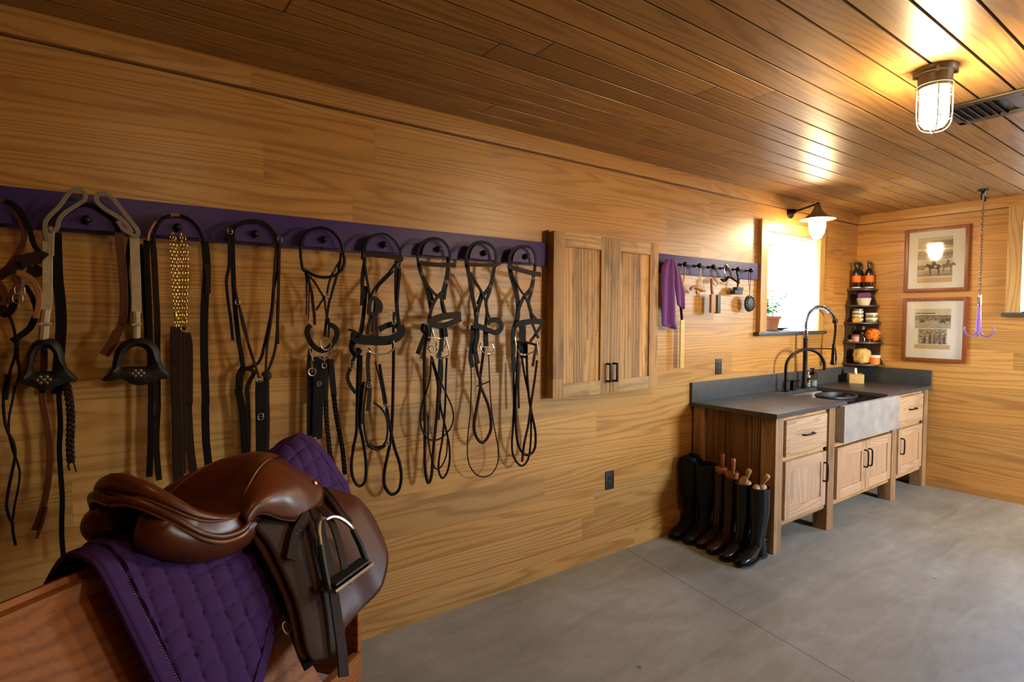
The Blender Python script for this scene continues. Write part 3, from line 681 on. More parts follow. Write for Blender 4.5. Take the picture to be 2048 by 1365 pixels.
# ---- E: bridle with round padded ring and laced reins
hE = tack('bridle', 'black bridle with a full round ring on top and braided reins, beside the breastplate', 'bridle', 5, GB, [
 ('noseband', 'strap', [('c', 'a', [(225, 850), (195, 700), (180, 550), (190, 420), (235, 290), (330, 185), (430, 148), (530, 135), (680, 175), (790, 270), (865, 390), (905, 560), (930, 700), (890, 830), (800, 930), (680, 975), (540, 980), (400, 945), (300, 880)], 46, .10, True)]),
 ('left_cheekpiece', 'strap', [('s', 'a', [(240, 820), (270, 950), (285, 1100), (292, 1300), (690, 590+0, 'a')][:4], 24, .08), ('s', 'a', [(280, 900), (330, 1080), (380, 1300), (240, 160, 'b'), (262, 330, 'b'), (268, 480, 'b')], 44, .085)]),
 ('hanging_billets', 'strapb', [('s', 'b', [(160, -60), (160, 80), (158, 200), (150, 345)], 16, .085), ('s', 'b', [(195, -60), (190, 100), (186, 250), (184, 405)], 13, .08)]),
 ('throatlatch', 'strap', [('s', 'a', [(330, 960), (430, 1080), (520, 1230), (560, 1300), (385, 120, 'b'), (330, 210, 'b'), (290, 280, 'b')], 32, .09), ('s', 'b', [(400, 80), (410, 200), (425, 330), (450, 470)], 22, .09)]),
 ('right_cheekpiece', 'strap', [('s', 'a', [(870, 560), (850, 700), (760, 850), (690, 1000), (650, 1150), (630, 1300)], 34, .085), ('s', 'a', [(860, 700), (800, 950), (740, 1150), (690, 1330), (470, 150, 'b'), (445, 300, 'b'), (425, 450, 'b'), (405, 640, 'b')], 40, .08), ('s', 'a', [(940, 640), (935, 760), (880, 880)], 30, .09), ('s', 'b', [(455, 380), (465, 450), (462, 560), (455, 650)], 24, .085)]),
 ('chin_pad', 'strap', [('s', 'b', [(215, 480), (175, 530), (170, 610), (210, 710), (280, 790), (370, 830), (450, 800), (530, 710), (570, 620), (565, 540), (510, 490), (470, 480)], 62, .10)]),
 ('rein_bundle', 'strap', [('s', 'b', [(210, 800), (190, 960), (200, 1150), (215, 1365)], 46, .07), ('s', '4', [(815, 200), (812, 400), (808, 600), (808, 735)], 42, .07), ('s', '4', [(858, 60), (862, 200), (855, 450), (850, 745)], 40, .08), ('s', '4', [(905, 60), (905, 260), (900, 500), (890, 760)], 40, .075), ('s', '4', [(940, 100), (930, 300), (925, 450)], 26, .07)]),
 ('braided_rein', 'strapb', [('s', '4', [(962, 60), (950, 250), (945, 450)], 34, .065), ('b', '4', [(945, 430), (952, 600), (970, 780), (985, 900), (1015, 1000)], 44, .065)]),
 ('braided_rein', 'strap', [('s', '4', [(985, 80), (1000, 220), (1015, 400)], 44, .07), ('b', '4', [(1012, 380), (1035, 560), (1068, 740), (1090, 860), (1108, 1060)], 44, .07)]),
])
ring('b', (420, 740), 80, hE, .13); ring('b', (232, 1120), 52, hE, .10); ring('b', (400, 1035), 34, hE, .09, r=.002)
m = MB(); cord(m, 'b', [(200, 780), (205, 850), (235, 930), (250, 970)], 14, .1); cord(m, 'b', [(330, 930), (400, 950), (470, 920), (500, 880)], 16, .11); chain(m, catmull(wpts('b', [(470, 865), (530, 880), (595, 870)], .11), 5), .009, .0016); m.build('bit', M['steel'], hE)
buckle('a', (760, 860), hE, .11, .009); buckle('b', (445, 80), hE, .1, .007); buckle('4', (885, 290), hE, .09, .008)
# ---- F
hF = tack('bridle', 'black bridle with wide flat noseband, curved steel bit and teardrop rein loops', 'bridle', 6, GB, [
 ('crown_strap', 'strap', [('s', 'c', [(212, 370), (218, 280), (250, 180), (330, 85), (430, 50), (520, 62), (610, 130), (665, 215), (690, 300), (680, 400)], 24, .10)]),
 ('browband', 'strapb', [('s', 'c', [(235, 305), (320, 305), (450, 318), (600, 335), (722, 368)], 54, .125)]),
 ('left_cheekpiece', 'strap', [('s', 'c', [(238, 340), (240, 430), (222, 520), (215, 650), (215, 800), (205, 940)], 40, .085), ('s', 'c', [(245, 420), (262, 560), (285, 680), (300, 800), (300, 880)], 28, .09), ('s', 'c', [(262, 700), (245, 900), (225, 1100), (190, 1300)], 44, .08)]),
 ('right_cheekpiece', 'strap', [('s', 'c', [(640, 380), (638, 500), (635, 700), (640, 900), (655, 1080), (685, 1280)], 44, .085), ('s', 'c', [(680, 400), (678, 560), (662, 720), (652, 890)], 30, .09), ('s', 'c', [(610, 1020), (605, 1120), (600, 1280)], 30, .1)]),
 ('throatlatch', 'strap', [('s', 'c', [(620, 430), (540, 540), (460, 620), (390, 700), (340, 780), (320, 860)], 30, .095), ('s', 'c', [(605, 510), (500, 620), (420, 700), (380, 780)], 20, .1)]),
 ('gathered_reins', 'strapb', [('s', 'c', [(300, 1050), (300, 950), (320, 870), (360, 850), (390, 880), (400, 960), (390, 1050)], 50, .10), ('s', 'c', [(370, 1040), (375, 950), (390, 870), (425, 890), (450, 950), (430, 1030)], 40, .095), ('s', 'c', [(285, 1035), (345, 1045), (410, 1035)], 42, .125), ('s', 'c', [(320, 1060), (300, 1150), (270, 1300)], 34, .1), ('s', 'c', [(350, 1060), (345, 1180), (335, 1320)], 30, .105), ('s', 'c', [(385, 1060), (390, 1180), (400, 1320)], 34, .1)]),
 ('noseband', 'strap', [('s', '3', [(970, 900), (955, 940), (1010, 955), (1100, 962), (1190, 958), (1250, 930), (1272, 895), (1262, 860)], 56, .12), ('s', '3', [(1255, 870), (1215, 850), (1170, 860), (1120, 885)], 34, .08), ('c', '3', [(910, 885), (940, 895), (975, 920)], 14, .1)]),
 ('chin_roll', 'strap', [('c', '3', [(945, 960), (935, 1010), (960, 1050), (990, 1020)], 46, .09), ('s', '3', [(960, 1060), (935, 1110), (925, 1150), (905, 1210), (925, 1270), (960, 1320)], 22, .075)]),
 ('left_rein', 'strap', [('c', 'e', [(540, 330), (540, 480), (532, 640), (525, 780), (522, 900), (500, 1020), (488, 1130), (500, 1220), (540, 1272), (580, 1240), (588, 1140), (578, 1030), (560, 930), (545, 850), (555, 700), (570, 560)], 22, .07), ('s', 'e', [(545, 380), (540, 520), (535, 700), (545, 850)], 34, .065)]),
 ('middle_rein', 'strapb', [('c', 'e', [(610, 330), (605, 480), (590, 600), (575, 700), (570, 800), (580, 900), (600, 980), (650, 1022), (700, 1010), (728, 950), (735, 860), (722, 790), (690, 740), (640, 700)], 16, .085), ('s', 'e', [(605, 360), (600, 450), (605, 540), (612, 640), (600, 760)], 26, .09)]),
 ('right_rein', 'strap', [('c', 'e', [(775, 300), (775, 450), (772, 600), (768, 780), (758, 940), (735, 1060), (712, 1180), (715, 1270), (760, 1328), (810, 1300), (828, 1210), (815, 1110), (785, 1020), (758, 900), (735, 780), (715, 650), (695, 540), (680, 440)], 20, .075)]),
 ('side_rein', 'strap', [('c', 'e', [(650, 420), (680, 540), (700, 640), (712, 720)], 12, .09)]),
 ('lower_rein', 'strap', [('s', 'e', [(735, 960), (700, 1005), (640, 1012), (600, 985)], 26, .07)]),
])
m = MB(); cord(m, '3', [(1040, 1022), (1060, 1042), (1110, 1056), (1175, 1050), (1212, 1025), (1222, 995), (1216, 960)], 11, .14); chain(m, catmull(wpts('3', [(1050, 875), (1058, 900), (1060, 925)], .14), 4), .009, .0018); m.build('bit', M['steel'], hF)
buckle('c', (668, 445), hF, .12, .009); buckle('c', (603, 1150), hF, .12, .008); buckle('3', (935, 1130), hF, .1, .012); buckle('4', (1312, 300), hF, .11, .01); buckle('4', (1450, 480), hF, .1, .008); buckle('4', (1468, 800), hF, .1, .009)
# ---- G
hG = tack('bridle', 'bridle with brown noseband jutting right over a tangle of steel bit and curb chain', 'bridle', 7, GB, [
 ('crown_strap', 'strap', [('s', '5', [(158, 380), (150, 310), (165, 240), (215, 180), (285, 158), (350, 172), (400, 218), (425, 285), (420, 360)], 22, .10)]),
 ('browband', 'strapb', [('s', '5', [(170, 366), (250, 378), (350, 385), (475, 384)], 34, .125)]),
 ('left_cheekpiece', 'strap', [('s', '5', [(160, 370), (175, 440), (205, 520), (235, 610), (250, 690), (268, 770)], 30, .09), ('s', '5', [(180, 440), (215, 520), (255, 600), (280, 690)], 20, .085)]),
 ('right_cheekpiece', 'strap', [('s', '5', [(412, 320), (408, 420), (392, 520), (370, 600), (358, 690), (375, 780), (395, 810)], 30, .09), ('s', '5', [(415, 420), (405, 520), (390, 600), (380, 680)], 18, .085)]),
 ('cross_strap', 'strapb', [('s', '5', [(250, 580), (300, 635), (345, 665), (375, 740), (388, 800)], 20, .10), ('s', '5', [(355, 620), (310, 670), (275, 740), (252, 830), (245, 880)], 26, .105)]),
 ('noseband', 'strapb', [('s', '5', [(245, 880), (290, 850), (360, 828), (440, 816), (520, 812)], 52, .13), ('s', '5', [(520, 842), (460, 870), (400, 895), (330, 905), (270, 890)], 44, .09)]),
 ('chin_strap', 'strap', [('c', '5', [(205, 890), (195, 940), (235, 950), (225, 900)], 40, .09), ('s', '5', [(230, 960), (190, 1040), (150, 1145)], 34, .08), ('s', '5', [(255, 900), (250, 980), (245, 1040)], 30, .09), ('s', '5', [(370, 890), (385, 950), (390, 1000)], 36, .085), ('s', '5', [(350, 920), (355, 1000), (350, 1100), (325, 1180)], 34, .075)]),
 ('left_rein', 'strapb', [('c', '6', [(240, -120), (212, 0), (208, 250), (212, 500), (212, 800), (214, 1000), (238, 1132), (268, 1080), (280, 900), (300, 700), (320, 500), (325, 300), (280, 100)], 28, .075)]),
 ('long_rein', 'strap', [('c', '6', [(275, 60), (310, 180), (360, 300), (400, 390), (440, 480), (456, 570), (440, 650), (400, 710), (330, 765), (250, 765), (200, 710), (178, 630), (172, 560), (195, 440), (235, 330), (260, 200), (265, 50)], 14, .085)]),
 ('right_rein', 'strap', [('c', '6', [(400, 70), (392, 220), (388, 400), (380, 560), (362, 760), (335, 920), (330, 1030), (360, 1095), (400, 1050), (424, 940), (418, 800), (385, 650), (345, 480), (330, 300), (335, 80)], 20, .07)]),
 ('inner_rein', 'strap', [('c', '6', [(240, 560), (240, 740), (262, 900), (300, 1010), (350, 1000), (395, 900), (405, 760)], 14, .08), ('s', '6', [(345, 60), (350, 200), (330, 400), (320, 600)], 34, .065)]),
])
m = MB(); cord(m, 'd', [(200, 570), (260, 572), (330, 582), (385, 590)], 17, .14); cord(m, 'd', [(235, 600), (215, 670), (205, 740), (235, 790), (280, 790)], 17, .14); cord(m, 'd', [(465, 590), (490, 680), (515, 770), (520, 840)], 18, .13); cord(m, 'd', [(260, 450), (275, 520), (290, 560)], 30, .13)
chain(m, catmull(wpts('d', [(320, 640), (325, 780), (335, 870), (390, 895), (460, 870), (510, 840)], .14), 5), .008, .0018); chain(m, catmull(wpts('d', [(395, 850), (430, 760), (470, 640), (430, 570)], .14), 5), .008, .0016); m.build('bit', M['steel'], hG)
ring('d', (258, 750), 46, hG, .145); buckle('5', (192, 460), hG, .11, .007); buckle('5', (392, 530), hG, .11, .007)
# ---- H
hH = tack('bridle', 'black bridle with one thin rein in a wide oval, second from the wall cabinet', 'bridle', 8, GB, [
 ('crown_strap', 'strap', [('s', '5', [(565, 400), (562, 330), (580, 260), (630, 205), (700, 190), (765, 212), (805, 260), (818, 330), (812, 400)], 24, .10), ('s', '5', [(580, 385), (575, 320), (592, 255), (640, 208)], 26, .06)]),
 ('browband', 'strapb', [('s', '5', [(580, 380), (660, 384), (750, 386), (832, 384)], 28, .125)]),
 ('left_cheekpiece', 'strap', [('s', '5', [(572, 390), (590, 480), (605, 580), (628, 700), (650, 830), (648, 930)], 30, .09), ('s', '5', [(600, 450), (650, 545), (690, 620), (660, 720)], 18, .085)]),
 ('right_cheekpiece', 'strap', [('s', '5', [(808, 380), (795, 460), (765, 570), (700, 660), (668, 760), (652, 850)], 28, .095), ('s', '5', [(795, 480), (768, 600), (735, 700), (742, 790), (728, 920)], 24, .085)]),
 ('throatlatch', 'strap', [('s', '5', [(640, 520), (700, 620), (735, 720), (750, 800), (775, 855)], 17, .105)]),
 ('noseband', 'strap', [('s', '5', [(620, 905), (690, 915), (760, 945), (820, 962), (862, 930), (860, 885), (820, 855), (770, 862), (745, 890)], 34, .115)]),
 ('chin_strap', 'strap', [('s', '5', [(625, 900), (620, 990), (612, 1080), (602, 1180), (620, 1260)], 36, .085), ('s', '5', [(655, 900), (660, 1000), (640, 1110), (665, 1230)], 34, .09), ('s', '5', [(735, 920), (730, 1000), (735, 1080)], 40, .085)]),
 ('outer_rein', 'strap', [('c', '6', [(598, 70), (608, 200), (606, 400), (598, 560), (580, 720), (575, 880), (592, 980), (640, 1055), (710, 1086), (785, 1055), (832, 970), (840, 860), (820, 740), (790, 580), (772, 400), (762, 200), (755, 40)], 11, .07)]),
 ('inner_rein', 'strapb', [('c', '6', [(715, -20), (700, 120), (682, 280), (712, 370), (752, 470), (775, 590), (770, 700), (712, 790), (655, 750), (632, 650), (650, 520), (676, 380), (688, 280), (660, 180), (640, 40)], 26, .085)]),
 ('rein_stop', 'strap', [('c', '6', [(655, 310), (700, 295), (760, 272)], 12, .1)]),
])
m = MB(); cord(m, '5', [(690, 1050), (682, 1085), (705, 1125), (750, 1145), (790, 1130), (800, 1100), (785, 1060)], 11, .13); m.build('bit', M['steel'], hH)
buckle('5', (770, 570), hH, .11, .007); buckle('5', (655, 800), hH, .11, .006)
# ---- I
hI = tack('bridle', 'black bridle with slanted browband and straight black bit, nearest the wall cabinet', 'bridle', 9, GB, [
 ('crown_strap', 'strap', [('s', '5', [(938, 400), (930, 330), (955, 272), (1000, 235), (1060, 226), (1115, 240), (1150, 300), (1160, 400)], 22, .10), ('s', '5', [(950, 385), (942, 330), (965, 275), (1010, 240)], 30, .06)]),
 ('browband', 'strapb', [('s', '5', [(918, 395), (1000, 420), (1100, 448), (1200, 468)], 36, .125)]),
 ('left_cheekpiece', 'strap', [('s', '5', [(935, 380), (950, 480), (985, 590), (1005, 700), (1005, 820), (985, 900)], 34, .09), ('s', '5', [(965, 480), (1020, 590), (1065, 650), (1092, 720), (1125, 800), (1165, 850)], 16, .10)]),
 ('right_cheekpiece', 'strap', [('s', '5', [(1155, 380), (1135, 500), (1112, 590), (1050, 670), (1012, 770), (992, 880)], 26, .095), ('s', '5', [(1140, 500), (1118, 620), (1096, 700), (1115, 780), (1125, 850)], 26, .085)]),
 ('noseband', 'strap', [('s', '5', [(985, 900), (1040, 880), (1120, 868), (1215, 868)], 42, .125), ('s', '5', [(1210, 890), (1175, 950), (1140, 1000), (1110, 1040)], 22, .09), ('s', '5', [(1130, 890), (1155, 950), (1180, 1010)], 20, .095)]),
 ('chin_strap', 'strap', [('s', '5', [(980, 900), (965, 980), (968, 1100), (972, 1300)], 34, .08), ('s', '5', [(1045, 900), (1045, 1000), (1050, 1180)], 52, .07), ('s', '5', [(1175, 1040), (1150, 1140), (1132, 1250)], 22, .08)]),
 ('left_rein', 'strap', [('c', '6', [(975, -60), (970, 200), (972, 450), (965, 650), (955, 800), (968, 910), (1030, 990), (1088, 945), (1112, 820), (1118, 600), (1100, 400), (1060, 200), (1030, 0)], 20, .07)]),
 ('right_rein', 'strap', [('c', '6', [(1080, -60), (1085, 200), (1100, 400), (1125, 550), (1155, 700), (1152, 830), (1115, 890), (1060, 890), (1012, 820), (990, 680), (985, 450), (1000, 150), (1010, -60)], 20, .08)]),
 ('inner_rein', 'strapb', [('c', '6', [(1170, 90), (1150, 250), (1120, 450), (1095, 640), (1060, 800), (1042, 955)], 18, .085), ('c', '6', [(1010, 100), (1010, 300), (1015, 500)], 16, .065)]),
])
m = MB(); cord(m, '5', [(995, 1038), (1060, 1042), (1120, 1055), (1180, 1078)], 20, .13); m.build('bit', M['strap'], hI)
m = MB(); cord(m, '5', [(978, 1000), (985, 1060), (985, 1130), (975, 1170)], 14, .14); cord(m, '5', [(1165, 1040), (1172, 1100), (1175, 1160)], 14, .14); chain(m, catmull(wpts('5', [(1000, 1105), (1030, 1145), (1080, 1150), (1140, 1125)], .14), 5), .008, .0018); m.build('bit_shanks', M['steel'], hI)
buckle('5', (1118, 595), hI, .11, .007); buckle('5', (1130, 500), hI, .11, .006)
# ================================================================== small things on the short rail
GS = 'grooming things on the short purple rail'
def drape(nm, label, cat, mat, rowsL, rowsR, off, folds, amp, group=None, n=28, parent=None):
    L = resample([W(x, y, off) for x, y in rowsL], 26); R = resample([W(x, y, off) for x, y in rowsR], 26); rows = []
    for i, (a, b) in enumerate(zip(L, R)):
        t = i/25
        rows.append([a.lerp(b, k/n)+Vector((0, -amp*(.5+.5*t)*sin(folds*PI*k/n+1.2*t)-.02*sin(PI*k/n), 0)) for k in range(n+1)])
    m = MB(); m.grid(rows); o = m.build(nm, M[mat], parent)
    s = o.modifiers.new('thickness', 'SOLIDIFY'); s.thickness = .007; s.offset = 0
    return o
tw = thing('hand_towel', 'folded purple towel draped over the leftmost knob beside the barnwood wall cabinet', 'towel', (3.13, -.07, 1.88))
drape('front_fold', 0, 0, 'towelm', [(1331, 519), (1322, 535), (1320, 570), (1321, 620), (1321, 651), (1334, 655)], [(1343, 518), (1349, 540), (1350, 580), (1352, 620), (1352, 659), (1351, 660)], .075, 3.3, .014, parent=tw)
drape('back_fold', 0, 0, 'towelm', [(1341, 519), (1346, 545), (1350, 590), (1352, 610), (1358, 614)], [(1348, 522), (1358, 548), (1367, 585), (1367, 612), (1365, 619)], .055, 2.5, .010, parent=tw)
m = MB(); 
for (a, b) in (((1324, 647), (1350, 654)),):
    m.ribbon(catmull([W(a[0], a[1], .09), W((a[0]+b[0])/2, (a[1]+b[1])/2, .096), W(b[0], b[1], .09)], 4), .006, .004)
m.build('hem', M['towelm'], tw)
st = thing('measuring_stick', 'long yellow wooden measuring stick on a brass loop hanging behind the purple towel', 'measuring stick', (K2[1], -.05, 1.88), GS)
m = MB(); m.box(W(1360.5, 640, .04)+Vector((-.004, 0, 0)), W(1364.5, 736, .04)+Vector((.008, -.008, 0)), .001); m.build('stick', M['stick'], st)
a = W(1357, 560, .045); b = W(1364, 640, .045)
m = MB(); m.tube([a, b], .009, 8); m.build('grip', M['strap'], st)
m = MB(); m.tube(catmull([W(1358, 560, .045), W(1362, 535, .05), Vector((K2[1]-.02, -.055, 1.885)), Vector((K2[1], -.055, 1.905)), Vector((K2[1]+.016, -.055, 1.88)), W(1368, 560, .045), W(1362, 590, .045)], 4), .0035, 6); m.build('hanging_loop', M['brass'], st)
hp = thing('hoof_pick', 'turned wooden T handle hanging on doubled white cords from a black knob', 'hoof pick', (K2[2], -.05, 1.88), GS)
m = MB()
for a, b in ((px('g', (600, 350)), px('g', (530, 745))), (px('g', (605, 350)), px('g', (595, 770)))): m.tube(catmull([Vector((K2[2], -.06, 1.905)), W(a[0], a[1], .06), W(b[0], b[1], .06)], 5), .0025, 6)
m.build('cord', M['white'], hp)
m = MB(); P = catmull([W(*px('g', q), .06) for q in ((395, 770), (460, 725), (540, 745), (620, 785), (680, 800))], 4)
m.tube(P, [.008+.006*sin(PI*i/(len(P)-1))+.003*sin(6*PI*i/(len(P)-1)) for i in range(len(P))], 10); m.build('handle', M['bronw'], hp)
m = MB(); m.sphere(W(*px('g', (520, 830)), .06), .011, 10, 8); m.build('tip', M['steel'], hp)
br = thing('body_brush', 'long handled wooden paddle brush with black bristles down one side', 'brush', (K2[3], -.05, 1.88), GS)
m = MB(); a = W(*px('g', (800, 870)), .05); b = W(*px('g', (845, 1230)), .05); m.box(a+Vector((-.022, .0, 0)), b+Vector((.02, -.02, 0)), .005)
P = [W(*px('g', q), .055) for q in ((810, 560), (815, 640), (815, 740), (830, 880))]; m.tube(catmull(P, 4), .011, 8); m.build('paddle', M['bronw'], br)
m = MB(); m.box(W(*px('g', (855, 880)), .05)+Vector((.004, 0, 0)), W(*px('g', (880, 1240)), .05)+Vector((.024, -.03, 0)), .002); m.build('bristles', M['rubber'], br)
m = MB(); m.tube(catmull([Vector((K2[3], -.05, 1.905)), W(*px('g', (825, 480)), .055), W(*px('g', (850, 545)), .055), W(*px('g', (905, 620)), .055), W(*px('g', (925, 680)), .055), W(*px('g', (880, 700)), .055), W(*px('g', (815, 590)), .055)], 5), .003, 6); m.build('loop', M['strapl'], br)
sp_ = thing('spurs', 'pair of steel spurs with black leather straps hooked over a black knob', 'spurs', (K2[4], -.05, 1.88), GS)
for q in (((1095, 265), (1065, 330), (1060, 420), (1075, 500), (1105, 535)), ((1100, 265), (1140, 330), (1180, 420), (1210, 500), (1235, 540)), ((1085, 280), (1150, 350), (1205, 450), (1225, 530))):
    m = MB(); m.tube(catmull([W(*px('g', p), .075) for p in q], 5), .0042, 8); m.build('spur', M['steel'], sp_)
m = MB(); m.tube(catmull([W(*px('g', p), .07) for p in ((1000, 575), (1060, 615), (1110, 570), (1160, 530), (1230, 570), (1290, 610), (1345, 650))], 5), .011, 8, flat=.5); m.build('strap', M['strap'], sp_)
m = MB(); m.tube(catmull([W(*px('g', p), .08) for p in ((1130, 520), (1080, 560), (1020, 590))], 5), .008, 8, flat=.5); m.build('strap', M['strap'], sp_)
db = thing('hoof_brush', 'small blue grey double headed brush on a short dark strap', 'brush', (K2[5], -.05, 1.88), GS)
m = MB(); a = W(*px('g', (1325, 760)), .05); m.box(a+Vector((-.04, -.02, -.01)), a+Vector((.045, .02, .012)), .004)
b = W(*px('g', (1295, 830)), .05); m.box(b+Vector((-.05, -.02, -.016)), b+Vector((.055, .02, .016)), .004); m.build('bristle_heads', M['bluegrey'], db)
m = MB(); m.tube(catmull([Vector((K2[5], -.05, 1.9)), W(*px('g', (1310, 470)), .05), W(*px('g', (1330, 560)), .05), W(*px('g', (1320, 700)), .05), a, b], 5), .006, 8); m.build('strap', M['strap'], db)
m = MB(); m.torus(W(*px('g', (1330, 600)), .06), .02, .005, (.3, -1, 0), 16, 6); m.build('snap', M['black'], db)
cc = thing('curry_comb', 'round black rubber curry comb hanging on a thin cord beside the window', 'curry comb', (K2[6], -.05, 1.88), GS)
c = W(*px('g', (1550, 1050)), .06); Rx = Matrix.Rotation(PI/2, 3, 'X')
m = MB(); m.lathe([(.001, .012), (.05, .012), (.062, .006), (.065, -.006), (.055, -.012), (.04, -.012), (.034, -.02), (.02, -.02), (.016, -.012), (.001, -.012)], c, 24, Rx)
for k in range(16): m.sphere(c+Vector((.05*cos(k*PI/8), -.014, .05*sin(k*PI/8))), .006, 6, 5)
m.build('comb', M['rubber'], cc)
m = MB(); m.lathe([(.001, -.021), (.013, -.021), (.013, -.024), (.001, -.024)], c, 14, Rx); m.build('centre', M['bluegrey'], cc)
m = MB(); m.tube(catmull([c+Vector((0, 0, .06)), W(*px('g', (1550, 800)), .055), W(*px('g', (1530, 500)), .055), Vector((K2[6]-.006, -.055, 1.905)), Vector((K2[6]+.006, -.055, 1.9)), W(*px('g', (1575, 500)), .055), W(*px('g', (1560, 780)), .055)], 4), .0022, 6); m.build('cord', M['strap'], cc)

# ================================================================== wall cabinet in reclaimed oak
def pull(par, p, ln, vert=True, out=(0, -1, 0), r=.0055, depth=.032):
    p = Vector(p); o = Vector(out); d = Vector((0, 0, 1)) if vert else Vector((1, 0, 0)); m = MB(); h = ln/2
    m.obox(p+o*depth, (Vector((r, r, h)) if vert else Vector((h, r, r))), None, .001)
    for s in (-1, 1): m.obox(p+o*depth/2+d*s*(h-r), Vector((r, depth/2, r)), None)
    return m.build('handle', M['black'], par)
wc = thing('wall_cabinet', 'reclaimed barnwood wall cabinet with two framed doors between the purple rails', 'cabinet', (2.55, 0, 1.06))
CX0, CX1, CZ0, CZ1, CY = 2.096, 3.004, 1.057, 2.013, .070
MB().box((CX0, -CY+.024, CZ0+.004), (CX1, 0, CZ1-.002), .002).build('body', M['recl_zp'], wc)
MB().box((CX0-.012, -CY+.03, CZ1-.004), (CX1+.006, 0, CZ1+.008), .002).build('top_board', M['recl_x'], wc)
cm = 2.557
for a, b in ((CX0, cm-.0015), (cm+.0015, CX1)):
    s = .082; y0, y1 = -CY, -CY+.022
    d = MB().box((a+s-.004, y0+.011, CZ0+s), (b-s+.004, y1, CZ1-s)).build('door', M['recl_z'], wc, smooth=0)
    for x0, x1 in ((a, a+s), (b-s, b)): MB().box((x0, y0, CZ0), (x1, y1, CZ1), .0015).build('stile', M['recl_zp'], d)
    for z0, z1 in ((CZ0, CZ0+s), (CZ1-s, CZ1)): MB().box((a+s, y0, z0), (b-s, y1, z1), .0015).build('rail', M['recl_x'], d)
    pull(d, ((b-.026 if a < cm-.1 else a+.030), y0, 1.185), .118)

# ================================================================== outlets
def outlet(label, p0, p1, par=None):
    a = W(*p0); b = W(*p1); r = thing('power_outlet', label, 'outlet', (a+b)/2)
    c = (a+b)/2; MB().box(c+Vector((-.038, 0, -.06)), c+Vector((.038, -.006, .06)), .003).build('cover_plate', M['outlet'], r)
    m = MB()
    for dz in (-.02, .02):
        m.box(c+Vector((-.017, -.0055, dz-.014)), c+Vector((.017, -.0085, dz+.014)), .003)
        for dx in (-.006, .006): m.box(c+Vector((dx-.001, -.0084, dz-.003)), c+Vector((dx+.001, -.0094, dz+.006)))
    m.build('sockets', M['rubber'], r)
outlet('dark power outlet low on the oak wall left of the boots', (1210, 962), (1227, 959))
outlet('dark power outlet on the oak wall above the soapstone backsplash', (1430, 734), (1443, 733))

# ================================================================== barn wall sconce
SX, SY, SZ = 4.757, -.25, 2.17
sc = thing('wall_sconce', 'barn style wall light with cone shade over a glowing jar, above the window', 'wall light', (4.83, 0, 2.42))
Rx = Matrix.Rotation(PI/2, 3, 'X')
m = MB(); m.lathe([(.001, -.001), (.056, -.001), (.056, .008), (.046, .016), (.024, .024), (.016, .05), (.001, .052)], (4.80, 0, 2.43), 24, Rx); m.build('wall_plate', M['bronze'], sc)
m = MB(); m.tube(catmull([Vector((4.80, -.04, 2.43)), Vector((4.79, -.10, 2.435)), Vector((4.77, -.20, 2.45)), Vector((SX, SY+.01, 2.452))], 5), .009, 10); m.sphere((SX, SY, 2.452), .016, 12, 8); m.build('arm', M['bronze'], sc)
m = MB(); m.lathe([(.012, 2.455), (.024, 2.44), (.03, 2.415), (.05, 2.38), (.095, 2.345), (.135, 2.33), (.136, 2.326), (.10, 2.338), (.05, 2.37), (.028, 2.40), (.001, 2.42)], (SX, SY, 0), 28, cap=False); m.build('shade', M['galv'], sc)
M['jar'] = plain('lit_glass_jar', (1, .9, .7), .3, emis=LAMP, estr=260.0)
m = MB(); m.lathe([(.001, 2.36), (.05, 2.355), (.062, 2.33), (.062, 2.27), (.052, 2.215), (.032, 2.18), (.012, 2.168), (.001, 2.166)], (SX, SY, 0), 24, cap=False); m.build('glass_jar', M['jar'], sc)

# ================================================================== ceiling vent
vt = thing('ceiling_vent', 'dark metal air vent with angled louvres in the plank ceiling', 'vent', (3.46, -1.75, HZ))
vx0, vx1, vy0, vy1 = 3.285, 3.63, -1.50, -2.18
m = MB(); z = HZ; b = .05
for a, c in (((vx0, vy0, z), (vx0+b, vy1, z-.012)), ((vx1-b, vy0, z), (vx1, vy1, z-.012)), ((vx0, vy0, z), (vx1, vy0-b*.6, z-.012)), ((vx0, vy1+b*.6, z), (vx1, vy1, z-.012))): m.box(a, c, .003)
ym = -1.775; m.box((vx0+b, ym+.03, z-.002), (vx1-b, ym-.03, z-.008)); m.build('frame', M['grille'], vt)
m = MB(); m.box((vx0+b, vy0-b*.6, z-.0005), (vx1-b, vy1+b*.6, z-.002)); m.build('throat', M['rubber'], vt)
m = MB()
for i in range(6):
    yv = vy0-b*.6-.012-.03*i; m.obox(((vx0+vx1)/2-.0, yv, z-.011), ((vx1-vx0)/2-b, .013, .0008), Matrix.Rotation(.7, 3, 'X'))
for i in range(11):
    yv = ym-.04-.03*i
    if yv > vy1+b*.6+.01: m.obox(((vx0+vx1)/2, yv, z-.011), ((vx1-vx0)/2-b, .013, .0008), Matrix.Rotation(-.7, 3, 'X'))
m.build('louvres', M['grille'], vt)

